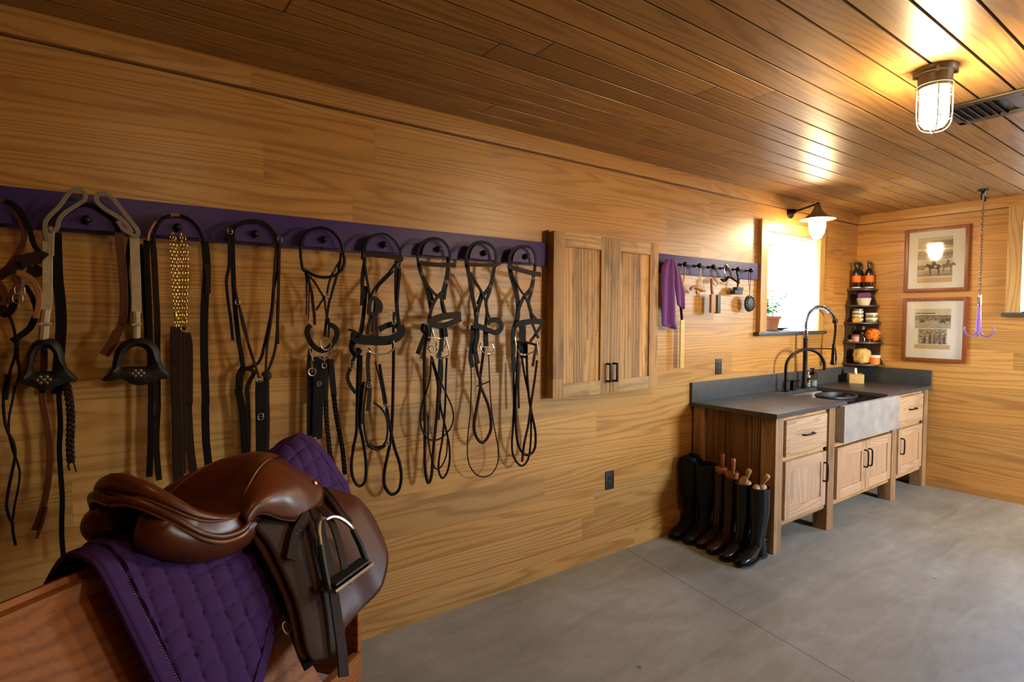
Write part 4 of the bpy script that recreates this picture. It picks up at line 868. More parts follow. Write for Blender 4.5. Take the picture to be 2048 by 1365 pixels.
# ================================================================== tack hook on a chain
hx, hy = 5.63, -1.10
th = thing('tack_cleaning_hook', 'purple pronged cleaning hook hanging from the ceiling on a rusty chain', 'hook', (hx, hy, HZ))
m = MB(); m.lathe([(.001, HZ), (.035, HZ), (.04, HZ-.006), (.02, HZ-.014), (.008, HZ-.03), (.001, HZ-.032)], (hx, hy, 0), 16)
m.tube(catmull([Vector((hx-.045, hy, HZ-.085)), Vector((hx-.05, hy, HZ-.05)), Vector((hx, hy, HZ-.028)), Vector((hx+.05, hy, HZ-.05)), Vector((hx+.045, hy, HZ-.085))], 5), .006, 8)
m.box((hx-.06, hy-.012, HZ-.002), (hx+.06, hy+.012, HZ-.010), .002); m.build('ceiling_bracket', M['black'], th)
m = MB(); m.tube([Vector((hx, hy, HZ-.03)), Vector((hx, hy, HZ-.17))], .006, 8); m.build('snap_hook', M['steel'], th)
m = MB(); chain(m, [Vector((hx, hy, HZ-.16)), Vector((hx+.005, hy, 1.71))], .016, .0035, .55); m.build('chain', M['chainr'], th)
m = MB(); m.lathe([(.001, 1.715), (.012, 1.71), (.014, 1.66), (.012, 1.625), (.001, 1.62)], (hx+.005, hy, 0), 12); m.torus((hx-.012, hy, 1.67), .022, .004, (0, -1, 0), 16, 6, sc=(.7, 1.4)); m.build('swivel', M['steel'], th)
m = MB(); m.tube([Vector((hx+.005, hy, 1.62)), Vector((hx, hy, 1.40))], [.012, .022], 10)
for a in (0.35, 2.45, 4.5):
    d = Vector((cos(a), sin(a), 0)); c0 = Vector((hx, hy, 1.40))
    m.tube(catmull([Vector((hx, hy, 1.55)), c0+d*.012+Vector((0, 0, .03)), c0+d*.045+Vector((0, 0, -.012)), c0+d*.085+Vector((0, 0, -.005)), c0+d*.105+Vector((0, 0, .035)), c0+d*.10+Vector((0, 0, .06))], 6), .0065, 8)
m.build('prongs', M['hookp'], th)

# ================================================================== framed pictures on the far wall
def silhouette(m, o, s, kind, thk=.0004, flip=1):
    """small running horse and rider outline, laid on the print (y,z plane of the far wall)"""
    horse = [(-.50, .10), (-.42, .16), (-.34, .30), (-.22, .25), (.0, .24), (.20, .27), (.36, .24), (.46, .14), (.42, .06), (.36, .12), (.30, -.02), (.42, -.22), (.36, -.26), (.22, -.06), (.10, -.02), (-.12, -.02), (-.20, -.08), (-.40, -.24), (-.46, -.20), (-.30, -.02), (-.30, .12), (-.42, .06)]
    walk = [(-.55, .06), (-.50, .18), (-.38, .34), (-.24, .26), (.0, .22), (.22, .26), (.34, .20), (.42, .0), (.38, -.0), (.34, .08), (.30, -.05), (.32, -.40), (.25, -.40), (.22, -.10), (.10, -.02), (-.10, -.02), (-.18, -.06), (-.16, -.40), (-.23, -.40), (-.26, -.04), (-.34, .12), (-.44, .10)]
    poly = horse if kind == 'run' else walk
    m.prism([Vector((o.x, o.y+flip*-a*s, o.z+b*s)) for a, b in poly], (-thk, 0, 0))
    rd = [(-.10, .22), (-.14, .40), (-.08, .52), (-.02, .60), (.05, .56), (.04, .48), (.12, .36), (.10, .22)]
    m.prism([Vector((o.x-thk*.2, o.y+flip*-a*s, o.z+b*s)) for a, b in rd], (-thk, 0, 0))
def photo_mat(name, lo, hi, s=30):
    g = G(name); v = g.n('ShaderNodeNewGeometry').outputs['Position']; sp = g.n('ShaderNodeSeparateXYZ', {0: v})
    n = g.noise(g.vec(0.0, g.ma('MULTIPLY', sp.outputs[1], 1.0), g.ma('MULTIPLY', sp.outputs[2], 2.2)), s, 4, .65)
    g.set(Base_Color=g.ramp(n, [(.35, lo), (.65, hi)]), Roughness=.7); return g.m
SEP = lambda v: (v, v*.88, v*.66)
M['ph_sky'] = photo_mat('print_sky', SEP(.50), SEP(.62)); M['ph_trk'] = photo_mat('print_track', SEP(.30), SEP(.46), 22); M['ph_tree'] = photo_mat('print_trees', SEP(.06), SEP(.32), 45); M['ph_dark'] = plain('print_ink', SEP(.05), .7); M['ph_crowd'] = photo_mat('print_crowd', SEP(.015), SEP(.55), 40); M['ph_cap'] = plain('print_caption', (.52, .38, .20), .7)
M['ph_mid'] = plain('print_mid', SEP(.17), .7); M['ph_white'] = plain('print_white', SEP(.7), .7)
g = G('picture_glass'); tr = g.n('ShaderNodeBsdfTransparent'); gl = g.n('ShaderNodeBsdfGlossy', {'Roughness': .06})
ms = g.n('ShaderNodeMixShader', {0: thin_fresnel(g), 1: tr.outputs[0], 2: gl.outputs[0]}); g.t.links.new(ms.outputs[0], g.out.inputs[0]); g.t.nodes.remove(g.b); M['pglass'] = g.m
def picture(label, y0, y1, z0, z1, which):
    r = thing('framed_picture', label, 'picture', (LX, (y0+y1)/2, (z0+z1)/2), 'framed racing prints on the far wall')
    X = LX; f = .030; d = .028
    for p, q in (((X, y0, z0), (X-d, y0-f, z1)), ((X, y1+f, z0), (X-d, y1, z1))): MB().box(p, q, .002).build('frame_side', M['frame'], r)
    for p, q in (((X, y0-f, z1-f), (X-d, y1+f, z1)), ((X, y0-f, z0), (X-d, y1+f, z0+f))): MB().box(p, q, .002).build('frame_rail', M['frame'], r)
    MB().box((X-.004, y0-f, z0+f), (X-.010, y1+f, z1-f)).build('mat_board', M['mat'], r, smooth=0)
    MB().box((X-.022, y0-f, z0+f), (X-.0235, y1+f, z1-f)).build('glass', M['pglass'], r, smooth=0)
    a0, a1, h = y0-f, y1+f, z1-z0-2*f; b0 = z0+f; w = a0-a1
    def yy(u): return a0-w*u
    def zz(v): return b0+h*v
    def panel(nm, u0, v0, u1, v1, mt, e=0):
        return MB().box((X-.0095, yy(u0), zz(v0)), (X-.011-e, yy(u1), zz(v1))).build(nm, M[mt], pr, smooth=0)
    pr = MB().box((X-.009, yy(.17), zz(.10)), (X-.0105, yy(.79), zz(.89))).build('print', M['mat'], r, smooth=0)
    if which == 0:
        panel('top_photo', .17, .69, .79, .89, 'ph_sky'); panel('tree_line', .40, .74, .79, .83, 'ph_tree', .0004); panel('track', .30, .69, .79, .745, 'ph_trk', .0003)
        panel('middle_photo', .17, .50, .79, .66, 'ph_trk'); panel('field', .30, .555, .79, .62, 'ph_tree', .0004)
        panel('large_photo', .17, .20, .79, .49, 'ph_sky'); panel('ground', .17, .20, .79, .31, 'ph_trk', .0003); panel('rail_fence', .17, .228, .79, .244, 'ph_mid', .0005); panel('hedge', .17, .325, .30, .41, 'ph_tree', .0003); panel('caption', .17, .10, .79, .185, 'ph_cap')
        m = MB(); silhouette(m, Vector((X-.0125, yy(.47), zz(.345))), .135, 'walk'); m.build('horse_and_rider', M['ph_dark'], pr)
        m = MB(); silhouette(m, Vector((X-.0122, yy(.71), zz(.36))), .115, 'walk', flip=-1); m.build('horse_and_rider', M['ph_mid'], pr)
        m = MB(); m.sphere(Vector((X-.0125, yy(.50), zz(.375))), .011, 10, 6, (.06, 1.5, 1)); m.build('saddle_cloth', M['ph_white'], pr)
    else:
        panel('top_photo', .16, .52, .79, .86, 'ph_sky'); panel('crowd', .16, .655, .79, .75, 'ph_tree', .0004); panel('grandstand', .16, .775, .52, .79, 'ph_dark', .0005); panel('track', .16, .52, .79, .655, 'ph_trk', .0003)
        panel('winner_photo', .23, .245, .73, .51, 'ph_crowd', .0004); panel('caption', .16, .16, .79, .235, 'ph_cap')
        m = MB(); silhouette(m, Vector((X-.0125, yy(.29), zz(.63))), .05, 'run'); silhouette(m, Vector((X-.0125, yy(.65), zz(.625))), .055, 'run'); silhouette(m, Vector((X-.0125, yy(.73), zz(.655))), .045, 'run'); m.build('racing_horses', M['ph_dark'], pr)
        m = MB()
        for k, (u, v, s) in enumerate(((.33, .26, .06), (.42, .25, .07), (.50, .26, .06), (.60, .25, .05), (.67, .26, .07))):
            m.box((X-.0115, yy(u), zz(v)), (X-.0122, yy(u+s*.5), zz(v+.12+.03*(k % 2)))); m.sphere(Vector((X-.0122, yy(u+s*.25), zz(v+.15+.03*(k % 2)))), .006, 8, 6, (.1, 1, 1))
        m.build('figures', M['ph_dark'], pr)
        m = MB(); silhouette(m, Vector((X-.0128, yy(.58), zz(.31))), .09, 'walk'); m.build('winning_horse', M['ph_mid'], pr)
picture('upper cherry framed picture showing a walking race horse below two small landscape photos', -.418, -.905, 1.768, 2.342, 0)
picture('cherry framed print of galloping horses above a crowded winner photo, the lower picture', -.418, -.908, 1.135, 1.714, 1)

# ================================================================== potted plant and dish on the window sill
pl = thing('potted_plant', 'leafy green plant with yellow flowers in a terracotta pot on the window sill', 'plant', (4.78, .15, WZ0))
c = Vector((4.78, .15, WZ0))
m = MB(); m.lathe([(.001, .002), (.062, .002), (.082, .105), (.094, .107), (.096, .13), (.086, .13), (.078, .118), (.001, .112)], c, 24); m.build('pot', M['terra'], pl)
m = MB(); m.lathe([(.001, 0), (.085, 0), (.09, .008), (.07, .004), (.001, .003)], c, 24); m.build('saucer', M['slate'], pl)
rnd = random.Random(3); leaf = MB(); stem = MB(); fl = MB(); fo = MB()
for k in range(30):
    a = rnd.uniform(0, 2*PI); rr = rnd.uniform(.03, .15) * (1.6 if cos(a) > .3 else 1); hh = rnd.uniform(.04, .19); tip = c+Vector((rr*cos(a), .7*rr*sin(a), .125+hh)); base = c+Vector((.02*cos(a), .02*sin(a), .115))
    P = catmull([base, base.lerp(tip, .5)+Vector((0, 0, .03)), tip], 4); stem.tube(P, .0015, 5)
    for j in range(8):
        q = P[rnd.randint(2, len(P)-1)]+Vector((rnd.uniform(-.02, .02), rnd.uniform(-.02, .02), rnd.uniform(-.01, .015))); b = rnd.uniform(0, 2*PI); e = rnd.uniform(-.5, .6); d = Vector((cos(b)*cos(e), sin(b)*cos(e), sin(e))); s = d.cross(Vector((0, 0, 1))).normalized(); l = rnd.uniform(.026, .046)
        up = s.cross(d); V = [leaf.bm.verts.new(v) for v in (q, q+d*l*.5+s*l*.34+up*.003, q+d*l, q+d*l*.5-s*l*.34+up*.003)]; leaf.face(V)
    if k % 5 == 0:
        (fl if k % 10 else fo).sphere(tip+Vector((0, 0, .012)), .013, 8, 6, (1.3, 1.3, .6))
fl.sphere(c+Vector((-.005, 0, .35)), .020, 10, 6, (1.4, 1.4, .5))
leaf.build('leaves', M['leaf'], pl, smooth=0); stem.build('stems', M['leaf'], pl); fl.build('flowers', M['petaly'], pl); fo.build('buds', M['petalo'], pl)
m = MB(); m.lathe([(.001, 0), (.07, 0), (.12, .02), (.135, .024), (.12, .016), (.06, .006), (.001, .005)], (5.08, .28, WZ0), 24); tag(m.build('dish', M['slate'], None, origin=(5.08, .28, WZ0)), 'shallow dark dish on the window sill behind the tall faucet', 'dish')

# ================================================================== corner shelf
cs = thing('corner_shelf', 'five tier dark wood corner shelf standing on the soapstone splash in the far corner', 'shelf', (LX, 0, 1.06))
SH = [(1.085, .262, .275), (1.298, .262, .257), (1.485, .250, .235), (1.651, .240, .217), (1.808, .205, .20)]
for z, rl, rr in SH:
    n = 14; poly = [Vector((LX-.003, -.003, z-.014))]+[Vector((LX-.003-rl*cos(a), -.003-rr*sin(a), z-.014)) for a in [PI/2*k/n for k in range(n+1)]]
    m = MB(); m.prism(poly, (0, 0, .014)); m.build('tier', M['shelf'], cs)
def scal(axis):
    pts = []; 
    seq = []
    for i, (z, rl, rr) in enumerate(SH):
        r = rl if axis == 'x' else rr; z1 = SH[i+1][0]-.014 if i < 4 else None
        if z1 is None: seq += [(z, r*.96)]; break
        r1 = SH[i+1][1] if axis == 'x' else SH[i+1][2]
        for t in (0, .15, .4, .65, .85, 1): seq.append((z+(z1-z)*t, (r+(r1-r)*t)-.022*sin(PI*t)*1.0-.012))
    pts = [(SH[0][0]-.03, SH[0][1]*.8 if axis == 'x' else SH[0][2]*.8)]+seq
    m = MB()
    if axis == 'x': poly = [Vector((LX-r, -.003, z)) for z, r in pts]+[Vector((LX-.003, -.003, pts[-1][0])), Vector((LX-.003, -.003, pts[0][0]))]; m.prism(poly, (0, -.012, 0))
    else: poly = [Vector((LX-.003, -r, z)) for z, r in pts]+[Vector((LX-.003, -.003, pts[-1][0])), Vector((LX-.003, -.003, pts[0][0]))]; m.prism(poly, (-.012, 0, 0))
    m.build('back_panel', M['shelf'], cs)
scal('x'); scal('y')
def bottle(x, y, z, label):
    r = thing('spray_bottle', label, 'bottle', (x, y, z), 'black bottles on the top shelf')
    m = MB(); m.lathe([(.001, 0), (.034, 0), (.037, .006), (.037, .14), (.034, .165), (.022, .19), (.014, .20), (.014, .215), (.001, .216)], (x, y, z), 20); m.build('body', M['bottle'], r)
    m = MB(); m.lathe([(.0372, .065), (.0378, .066), (.0378, .128), (.0372, .129)], (x, y, z), 20, cap=False); m.build('label', M['orange'], r)
    m = MB(); m.lathe([(.0372, .008), (.0378, .009), (.0378, .018), (.0372, .019)], (x, y, z), 20, cap=False); m.build('band', M['white'], r)
    m = MB(); m.lathe([(.001, .214), (.018, .214), (.020, .235), (.016, .25), (.001, .251)], (x, y, z), 14); m.box((x-.034, y-.012, z+.24), (x+.018, y+.010, z+.268), .004); m.build('trigger_head', M['bottle'], r)
bottle(5.975, -.055, 1.808, 'leftmost black bottle with an orange label on the top shelf of the corner unit')
bottle(6.045, -.052, 1.808, 'middle black bottle with an orange label, half hidden between the other two')
bottle(6.03, -.145, 1.808, 'rightmost black bottle with an orange label on the top shelf of the corner unit')
bw = MB(); c = Vector((5.99, -.12, 1.651)); bw.lathe([(.001, 0), (.045, 0), (.06, .055), (.064, .068), (.058, .066), (.045, .01), (.001, .008)], c, 20); tag(bw.build('soap_dish', M['white'], None, origin=c), 'pale square sided dish holding a folded purple cloth on the second shelf', 'dish')
bw = MB(); c = Vector((5.985, -.125, 1.70)); bw.obox(c+Vector((0, 0, .042)), (.062, .05, .024), Matrix.Rotation(.5, 3, 'Z'), .018); tag(bw.build('sponge_cloth', M['towelm'], None, origin=c), 'bright purple cloth on the white dish on the second shelf', 'cloth')
M['tin'] = plain('tin', (.45, .45, .38), .3, metal=.6)
def tin(x, y, z, label, h=.036):
    r = thing('polish_tin', label, 'tin', (x, y, z), 'polish tins on the middle shelf')
    m = MB(); m.lathe([(.001, 0), (.046, 0), (.048, .003), (.048, h*.62), (.001, h*.62)], (x, y, z), 20); m.build('body', M['tin'], r)
    m = MB(); m.lathe([(.001, h*.6), (.049, h*.6), (.05, h*.95), (.047, h), (.001, h)], (x, y, z), 20); m.build('lid', M['white'], r)
for k in range(3): tin(5.985, -.07, 1.485+.0365*k, ['lower white lidded tin of the left stack on the middle shelf', 'second tin up in the left stack on the middle shelf', 'third tin up in the left stack on the middle shelf'][k])
m = MB(); c = Vector((5.985, -.07, 1.5945)); m.lathe([(.001, 0), (.044, 0), (.046, .02), (.044, .022), (.001, .022)], c, 20); tag(m.build('glass_jar_lid', M['tin'], None, origin=c), 'dull metal lid topping the left stack of tins', 'lid')
for k in range(2): tin(6.03, -.175, 1.485+.0465*k, ['lower tin of the right stack on the middle shelf', 'upper tin of the right stack on the middle shelf'][k], .045)
for k in range(2):
    c = Vector((5.925, -.085, 1.485+.0225*k)); m = MB(); m.obox(c+Vector((.006*k, 0, .011)), (.038, .028, .0108), Matrix.Rotation(.3+.15*k, 3, 'Z'), .004); tag(m.build('yellow_sponge', M['yellow'], None, origin=c), ['lower yellow sponge at the left end of the middle shelf', 'upper yellow sponge at the left end of the middle shelf'][k], 'sponge', 'yellow sponges')
r = thing('candle_jar', 'small pink jar at the left end of the fourth shelf', 'jar', (5.94, -.075, 1.298))
m = MB(); m.lathe([(.001, 0), (.03, 0), (.032, .05), (.001, .051)], (5.94, -.075, 1.298), 18); m.build('jar', M['pink'], r)
m = MB(); m.lathe([(.001, .05), (.033, .05), (.033, .068), (.001, .07)], (5.94, -.075, 1.298), 18); m.build('lid', M['terra'], r)
m = MB(); c = Vector((5.885, -.05, 1.298)); m.lathe([(.001, 0), (.028, 0), (.032, .018), (.029, .018), (.024, .005), (.001, .004)], c, 18); tag(m.build('saucer', M['tin'], None, origin=c), 'tiny pale dish in front of the pink jar', 'dish')
r = thing('glass_bottle', 'clear glass bottle with a pump stopper in the middle of the fourth shelf', 'bottle', (5.99, -.12, 1.298))
m = MB(); m.lathe([(.001, 0), (.032, 0), (.033, .075), (.02, .10), (.013, .108), (.013, .12), (.001, .121)], (5.99, -.12, 1.298), 20); m.build('body', M['glass'], r)
m = MB(); m.lathe([(.001, .118), (.012, .118), (.016, .135), (.010, .148), (.001, .15)], (5.99, -.12, 1.298), 14); m.build('stopper', M['tin'], r)
m = MB(); c = Vector((6.02, -.195, 1.298)); rn = random.Random(5)
cen = c+Vector((0, 0, .066))
for k in range(90):
    a, b = rn.uniform(0, 2*PI), rn.uniform(-1, 1); q = math.sqrt(1-b*b); d = Vector((q*cos(a), q*sin(a), b)); s = d.orthogonal().normalized(); P = [cen+d*(.045+.017*abs(sin(t*3)))+s*(.03*(t-.5)) + d.cross(s)*(.014*sin(t*9+k)) for t in [i/6 for i in range(7)]]; m.ribbon(P, .012, .001, d)
m.sphere(cen, .046, 14, 10); m.tube(catmull([cen+Vector((-.05, 0, -.04)), cen+Vector((-.075, -.01, -.05)), cen+Vector((-.085, 0, -.058)), cen+Vector((-.06, 0, -.062))], 4), .002, 5)
tag(m.build('bath_pouf', plain('orange_mesh', (.90, .27, .02), .7), None, origin=c), 'ruffled orange mesh pouf at the right end of the fourth shelf', 'pouf')
m = MB(); c = Vector((5.955, -.13, 1.085)); rn = random.Random(9); m.sphere(c+Vector((0, 0, .075)), .075, 28, 20, (1.1, .85, 1.0))
for v in m.bm.verts:
    d = v.co-(c+Vector((0, 0, .075))); mx_ = max(abs(d.x)/.083, abs(d.y)/.064, abs(d.z)/.075, 1e-6); ln_ = math.sqrt((d.x/.083)**2+(d.y/.064)**2+(d.z/.075)**2); v.co += d*((ln_/mx_-1)*.45+.05*sin(d.x*110)*cos(d.z*95)+.04*sin(d.y*120+d.z*60)); v.co.z = max(v.co.z, c.z+.001)
tag(m.build('sea_sponge', M['seaspg'], None, origin=c), 'big tan natural sponge on the bottom shelf of the corner unit', 'sponge')
r = thing('saddle_soap_jar', 'orange tub with a white lid beside the tan sponge on the bottom shelf', 'jar', (6.02, -.215, 1.085))
m = MB(); m.lathe([(.001, 0), (.045, 0), (.048, .065), (.001, .066)], (6.02, -.215, 1.085), 22); m.build('tub', M['orange'], r)
m = MB(); m.lathe([(.001, .065), (.050, .065), (.050, .083), (.047, .086), (.001, .086)], (6.02, -.215, 1.085), 22); m.build('lid', M['white'], r)
# ================================================================== sink cabinet
vc = thing('sink_cabinet', 'barnwood sink cabinet on square posts with pale oak drawers and doors', 'cabinet', (4.75, -.3, 0))
VX = [(3.475, 3.565), (4.19, 4.285), (5.31, 5.405), (6.0, 6.085)]
YFR = -.64
for i, (a, b) in enumerate(VX):
    MB().box((a, YFR, 0), (b, YFR+.10, .884), .003).build('post', M['post'], vc)
for x0, x1, z1 in ((3.475, 3.565, .884), (6.0, 6.085, .884)): MB().box((x0, -.11, 0), (x1, -.022, z1), .003).build('post', M['post'], vc)
MB().box((3.495, YFR+.10, .15), (3.517, -.11, .884)).build('side_panel', M['dark_y'], vc, smooth=0)
MB().box((6.03, YFR+.10, .15), (6.05, -.11, .884)).build('side_panel', M['dark_y'], vc, smooth=0)
yb = YFR+.022
def rail_(a, b): MB().box(a, b, .002).build('face_rail', M['recl_x'], vc)
for (x0, x1, top) in ((3.565, 4.19, .884), (4.285, 5.31, .63), (5.405, 6.0, .884)):
    rail_((x0, yb, .155), (x1, yb+.03, .20)); rail_((x0, yb, top-.05), (x1, yb+.03, top))
    MB().box((x0, yb+.03, .17), (x1, -.04, .19)).build('floor_board', M['post'], vc, smooth=0)
    MB().box((x0, -.045, .17), (x1, -.03, top)).build('back_board', M['post'], vc, smooth=0)
for x0, x1 in ((3.565, 4.19), (5.405, 6.0)):
    rail_((x0, yb, .575), (x1, yb+.03, .625))
for xs in ((3.565, 3.6), (4.155, 4.19), (4.285, 4.325), (5.29, 5.31), (5.405, 5.44), (5.965, 6.0)):
    MB().box((xs[0], yb, .20), (xs[1], yb+.03, .835 if xs[0] not in (4.285, 5.29) else .58)).build('face_stile', M['post'], vc, smooth=0)
def drawer(x0, x1, z0, z1):
    d = MB().box((x0, YFR-.002, z0), (x1, yb+.002, z1), .004).build('drawer', M['door_x'], vc)
    m = MB(); xc = (x0+x1)/2; zc = (z0+z1)/2+.005
    m.tube(catmull([Vector((xc-.066, YFR-.002, zc)), Vector((xc-.062, YFR-.026, zc)), Vector((xc-.03, YFR-.031, zc)), Vector((xc+.03, YFR-.031, zc)), Vector((xc+.062, YFR-.026, zc)), Vector((xc+.066, YFR-.002, zc))], 4), .006, 8); m.build('handle', M['black'], d)
def door(x0, x1, z0, z1, hx_, hz):
    s = .07; d = MB().box((x0+s-.004, YFR+.006, z0+s), (x1-s+.004, yb+.002, z1-s)).build('door', M['door_z'], vc, smooth=0)
    for a, b in ((x0, x0+s), (x1-s, x1)): MB().box((a, YFR-.002, z0), (b, yb+.002, z1), .003).build('stile', M['door_z'], d)
    for a, b in ((z0, z0+s), (z1-s, z1)): MB().box((x0+s, YFR-.002, a), (x1-s, yb+.002, b), .003).build('rail', M['door_x'], d)
    m = MB(); y = YFR-.002
    m.tube(catmull([Vector((hx_, y, hz-.066)), Vector((hx_, y-.026, hz-.062)), Vector((hx_, y-.031, hz-.03)), Vector((hx_, y-.031, hz+.03)), Vector((hx_, y-.026, hz+.062)), Vector((hx_, y, hz+.066))], 4), .006, 8); m.build('handle', M['black'], d)
drawer(3.60, 4.155, .615, .855); door(3.60, 4.155, .197, .583, 4.118, .44)
door(4.33, 4.803, .197, .575, 4.772, .44); door(4.809, 5.285, .197, .575, 4.845, .44)
drawer(5.44, 5.965, .615, .855); door(5.44, 5.965, .197, .583, 5.478, .44)

# worktop and splash in soapstone (one continuous slab notched round the sink)
ct = thing('worktop', 'dark soapstone worktop notched around the apron sink', 'worktop', (4.75, -.3, .884))
T0, T1, BX0, BX1 = .884, .914, 3.455, LX
m = MB()
m.box((BX0, YFR-.015, T0), (4.43, -.10, T1), .003); m.box((5.13, YFR-.02, T0), (BX1, -.10, T1), .003); m.box((BX0, -.105, T0), (BX1, 0, T1), .002)
m.build('slab', M['slate'], ct)
MB().box((BX0, -.022, T1), (BX1, 0, 1.055), .003).build('splash', M['slate'], ct)
MB().box((BX1-.022, -.022, T1), (BX1, YFR-.02, 1.055), .003).build('side_splash', M['slate'], ct)

# apron front sink
sk_ = thing('apron_sink', 'pale grey cast apron front sink between the two halves of the worktop', 'sink', (4.77, -.4, .62))
A0, A1, AF, AB, AZ0, AZ1 = 4.29, 5.285, -.70, -.105, .625, .883
wl = .04
m = MB()
m.box((A0, AF, AZ0), (A1, AF+wl, AZ1+.012), .012); m.build('apron', M['apron'], sk_)
m = MB(); m.box((A0, AF+wl-.01, AZ0+.02), (A0+wl, AB, AZ1-.001), .004); m.box((A1-wl, AF+wl-.01, AZ0+.02), (A1, AB, AZ1-.001), .004); m.box((A0+wl, AB-wl, AZ0+.02), (A1-wl, AB, AZ1-.001), .004); m.box((A0+wl-.005, AF+wl-.005, AZ0+.01), (A1-wl+.005, AB, AZ0+.05)); m.build('basin', M['apron'], sk_)
m = MB(); m.lathe([(.001, AZ0+.051), (.04, AZ0+.052), (.045, AZ0+.054), (.001, AZ0+.056)], (4.9, -.38, 0), 20); m.build('drain', M['steel'], sk_)
# black tub soaking in the sink: an oval rubber feed pan
tb = MB(); c = Vector((4.76, -.43, .862))
prof = [(.001, -.12), (.86, -.12), (1.0, .02), (1.06, .028), (1.05, .04), (.97, .038), (.83, -.10), (.001, -.10)]
tb.grid([[c+Vector((.20*r*cos(2*PI*k/36), .13*r*sin(2*PI*k/36), z+.012)) for k in range(36)] for r, z in prof], closed_v=True, cap=True)
r = thing('rubber_pan', 'black oval rubber pan sitting in the apron sink', 'pan', (4.73, -.44, .78)); tb.build('pan', M['rubber'], r)
m = MB(); m.torus(c+Vector((0, -.125, .03)), .05, .006, (0, -.4, 1), 16, 6, a0=-PI*.1, a1=PI*1.1); m.build('handle', M['rubber'], r)
# faucets
fa = thing('spring_faucet', 'tall dark bronze pull down faucet with a coiled spring neck', 'faucet', (4.965, -.085, T1))
fx, fy = 4.95, -.085
m = MB(); m.lathe([(.001, T1), (.032, T1), (.032, T1+.006), (.024, T1+.02), (.0185, T1+.03), (.0185, 1.355), (.016, 1.36), (.001, 1.361)], (fx, fy, 0), 20)
m.tube([Vector((fx, fy, 1.262)), Vector((fx+.46, fy-.03, 1.245))], .0055, 8); m.build('column', M['bronze'], fa)
arc = catmull([Vector((fx, fy, 1.35)), Vector((fx, fy, 1.42)), Vector((fx+.005, fy, 1.50)), Vector((fx+.055, fy-.004, 1.575)), Vector((fx+.15, fy-.01, 1.618)), Vector((fx+.25, fy-.018, 1.622)), Vector((fx+.35, fy-.024, 1.595)), Vector((fx+.43, fy-.028, 1.545)), Vector((fx+.468, fy-.03, 1.50))], 8)
m = MB(); m.tube(arc, .009, 10)
hose = catmull([arc[-1], Vector((fx+.478, fy-.03, 1.44)), Vector((fx+.475, fy-.03, 1.38)), Vector((fx+.458, fy-.03, 1.30)), Vector((fx+.452, fy-.03, 1.27))], 6); m.tube(hose, .010, 10); m.build('hose', M['bronze'], fa)
P = resample(arc, 720); m = MB(); co = []
for i, p in enumerate(P):
    t = (P[min(i+1, 719)]-P[max(i-1, 0)]).normalized(); u = Vector((0, 1, 0)); v = t.cross(u).normalized(); a = 2*PI*i/18; co.append(p+.0165*(cos(a)*u+sin(a)*v))
m.tube(co, .0028, 5, up=None); m.build('spring', M['coil'], fa)
m = MB(); m.lathe([(.001, 1.52), (.02, 1.52), (.022, 1.50), (.02, 1.478), (.001, 1.477)], (fx+.468, fy-.03, 0), 16)
m.lathe([(.001, 1.30), (.013, 1.29), (.016, 1.25), (.019, 1.20), (.019, 1.15), (.026, 1.12), (.024, 1.10), (.001, 1.098)], (fx+.455, fy-.03, 0), 18)
m.tube(catmull([Vector((fx+.44, fy-.05, 1.25)), Vector((fx+.415, fy-.07, 1.20)), Vector((fx+.42, fy-.07, 1.14))], 5), .005, 6); m.build('spray_head', M['bronze'], fa)
m = MB(); m.tube(catmull([Vector((fx+.46, fy-.055, 1.145)), Vector((fx+.50, fy-.06, 1.135)), Vector((fx+.545, fy-.06, 1.16)), Vector((fx+.54, fy-.055, 1.20)), Vector((fx+.50, fy-.05, 1.215)), Vector((fx+.47, fy-.045, 1.19))], 6), .004, 6)
m.tube(catmull([Vector((fx+.43, fy-.05, 1.19)), Vector((fx+.415, fy-.055, 1.15)), Vector((fx+.43, fy-.055, 1.10)), Vector((fx+.46, fy-.055, 1.085)), Vector((fx+.48, fy-.055, 1.11))], 6), .004, 6); tag(m.build('braided_cord', M['rawhide'], None, origin=(fx+.46, fy-.06, 1.15)), 'pale cord looped round the spray head of the tall faucet', 'cord')
f2 = thing('bridge_faucet', 'low dark gooseneck faucet with a boxy lever handle, left of the tall spring faucet', 'faucet', (4.60, -.10, T1))
gx, gy = 4.605, -.10
m = MB(); m.lathe([(.001, T1), (.03, T1), (.03, T1+.005), (.001, T1+.006)], (gx, gy, 0), 18)
m.tube(catmull([Vector((gx, gy, T1)), Vector((gx, gy, 1.03)), Vector((gx+.004, gy-.002, 1.15)), Vector((gx+.06, gy-.03, 1.225)), Vector((gx+.17, gy-.07, 1.262)), Vector((gx+.29, gy-.11, 1.235)), Vector((gx+.355, gy-.135, 1.16)), Vector((gx+.365, gy-.14, 1.085))], 8), .0125, 12); m.build('neck', M['bronze'], f2)
m = MB(); m.lathe([(.001, T1), (.022, T1), (.022, T1+.075), (.001, T1+.076)], (gx+.115, gy, 0), 16); m.box((gx+.10, gy-.012, T1+.07), (gx+.215, gy+.012, T1+.088), .003); m.build('lever_handle', M['bronze'], f2)
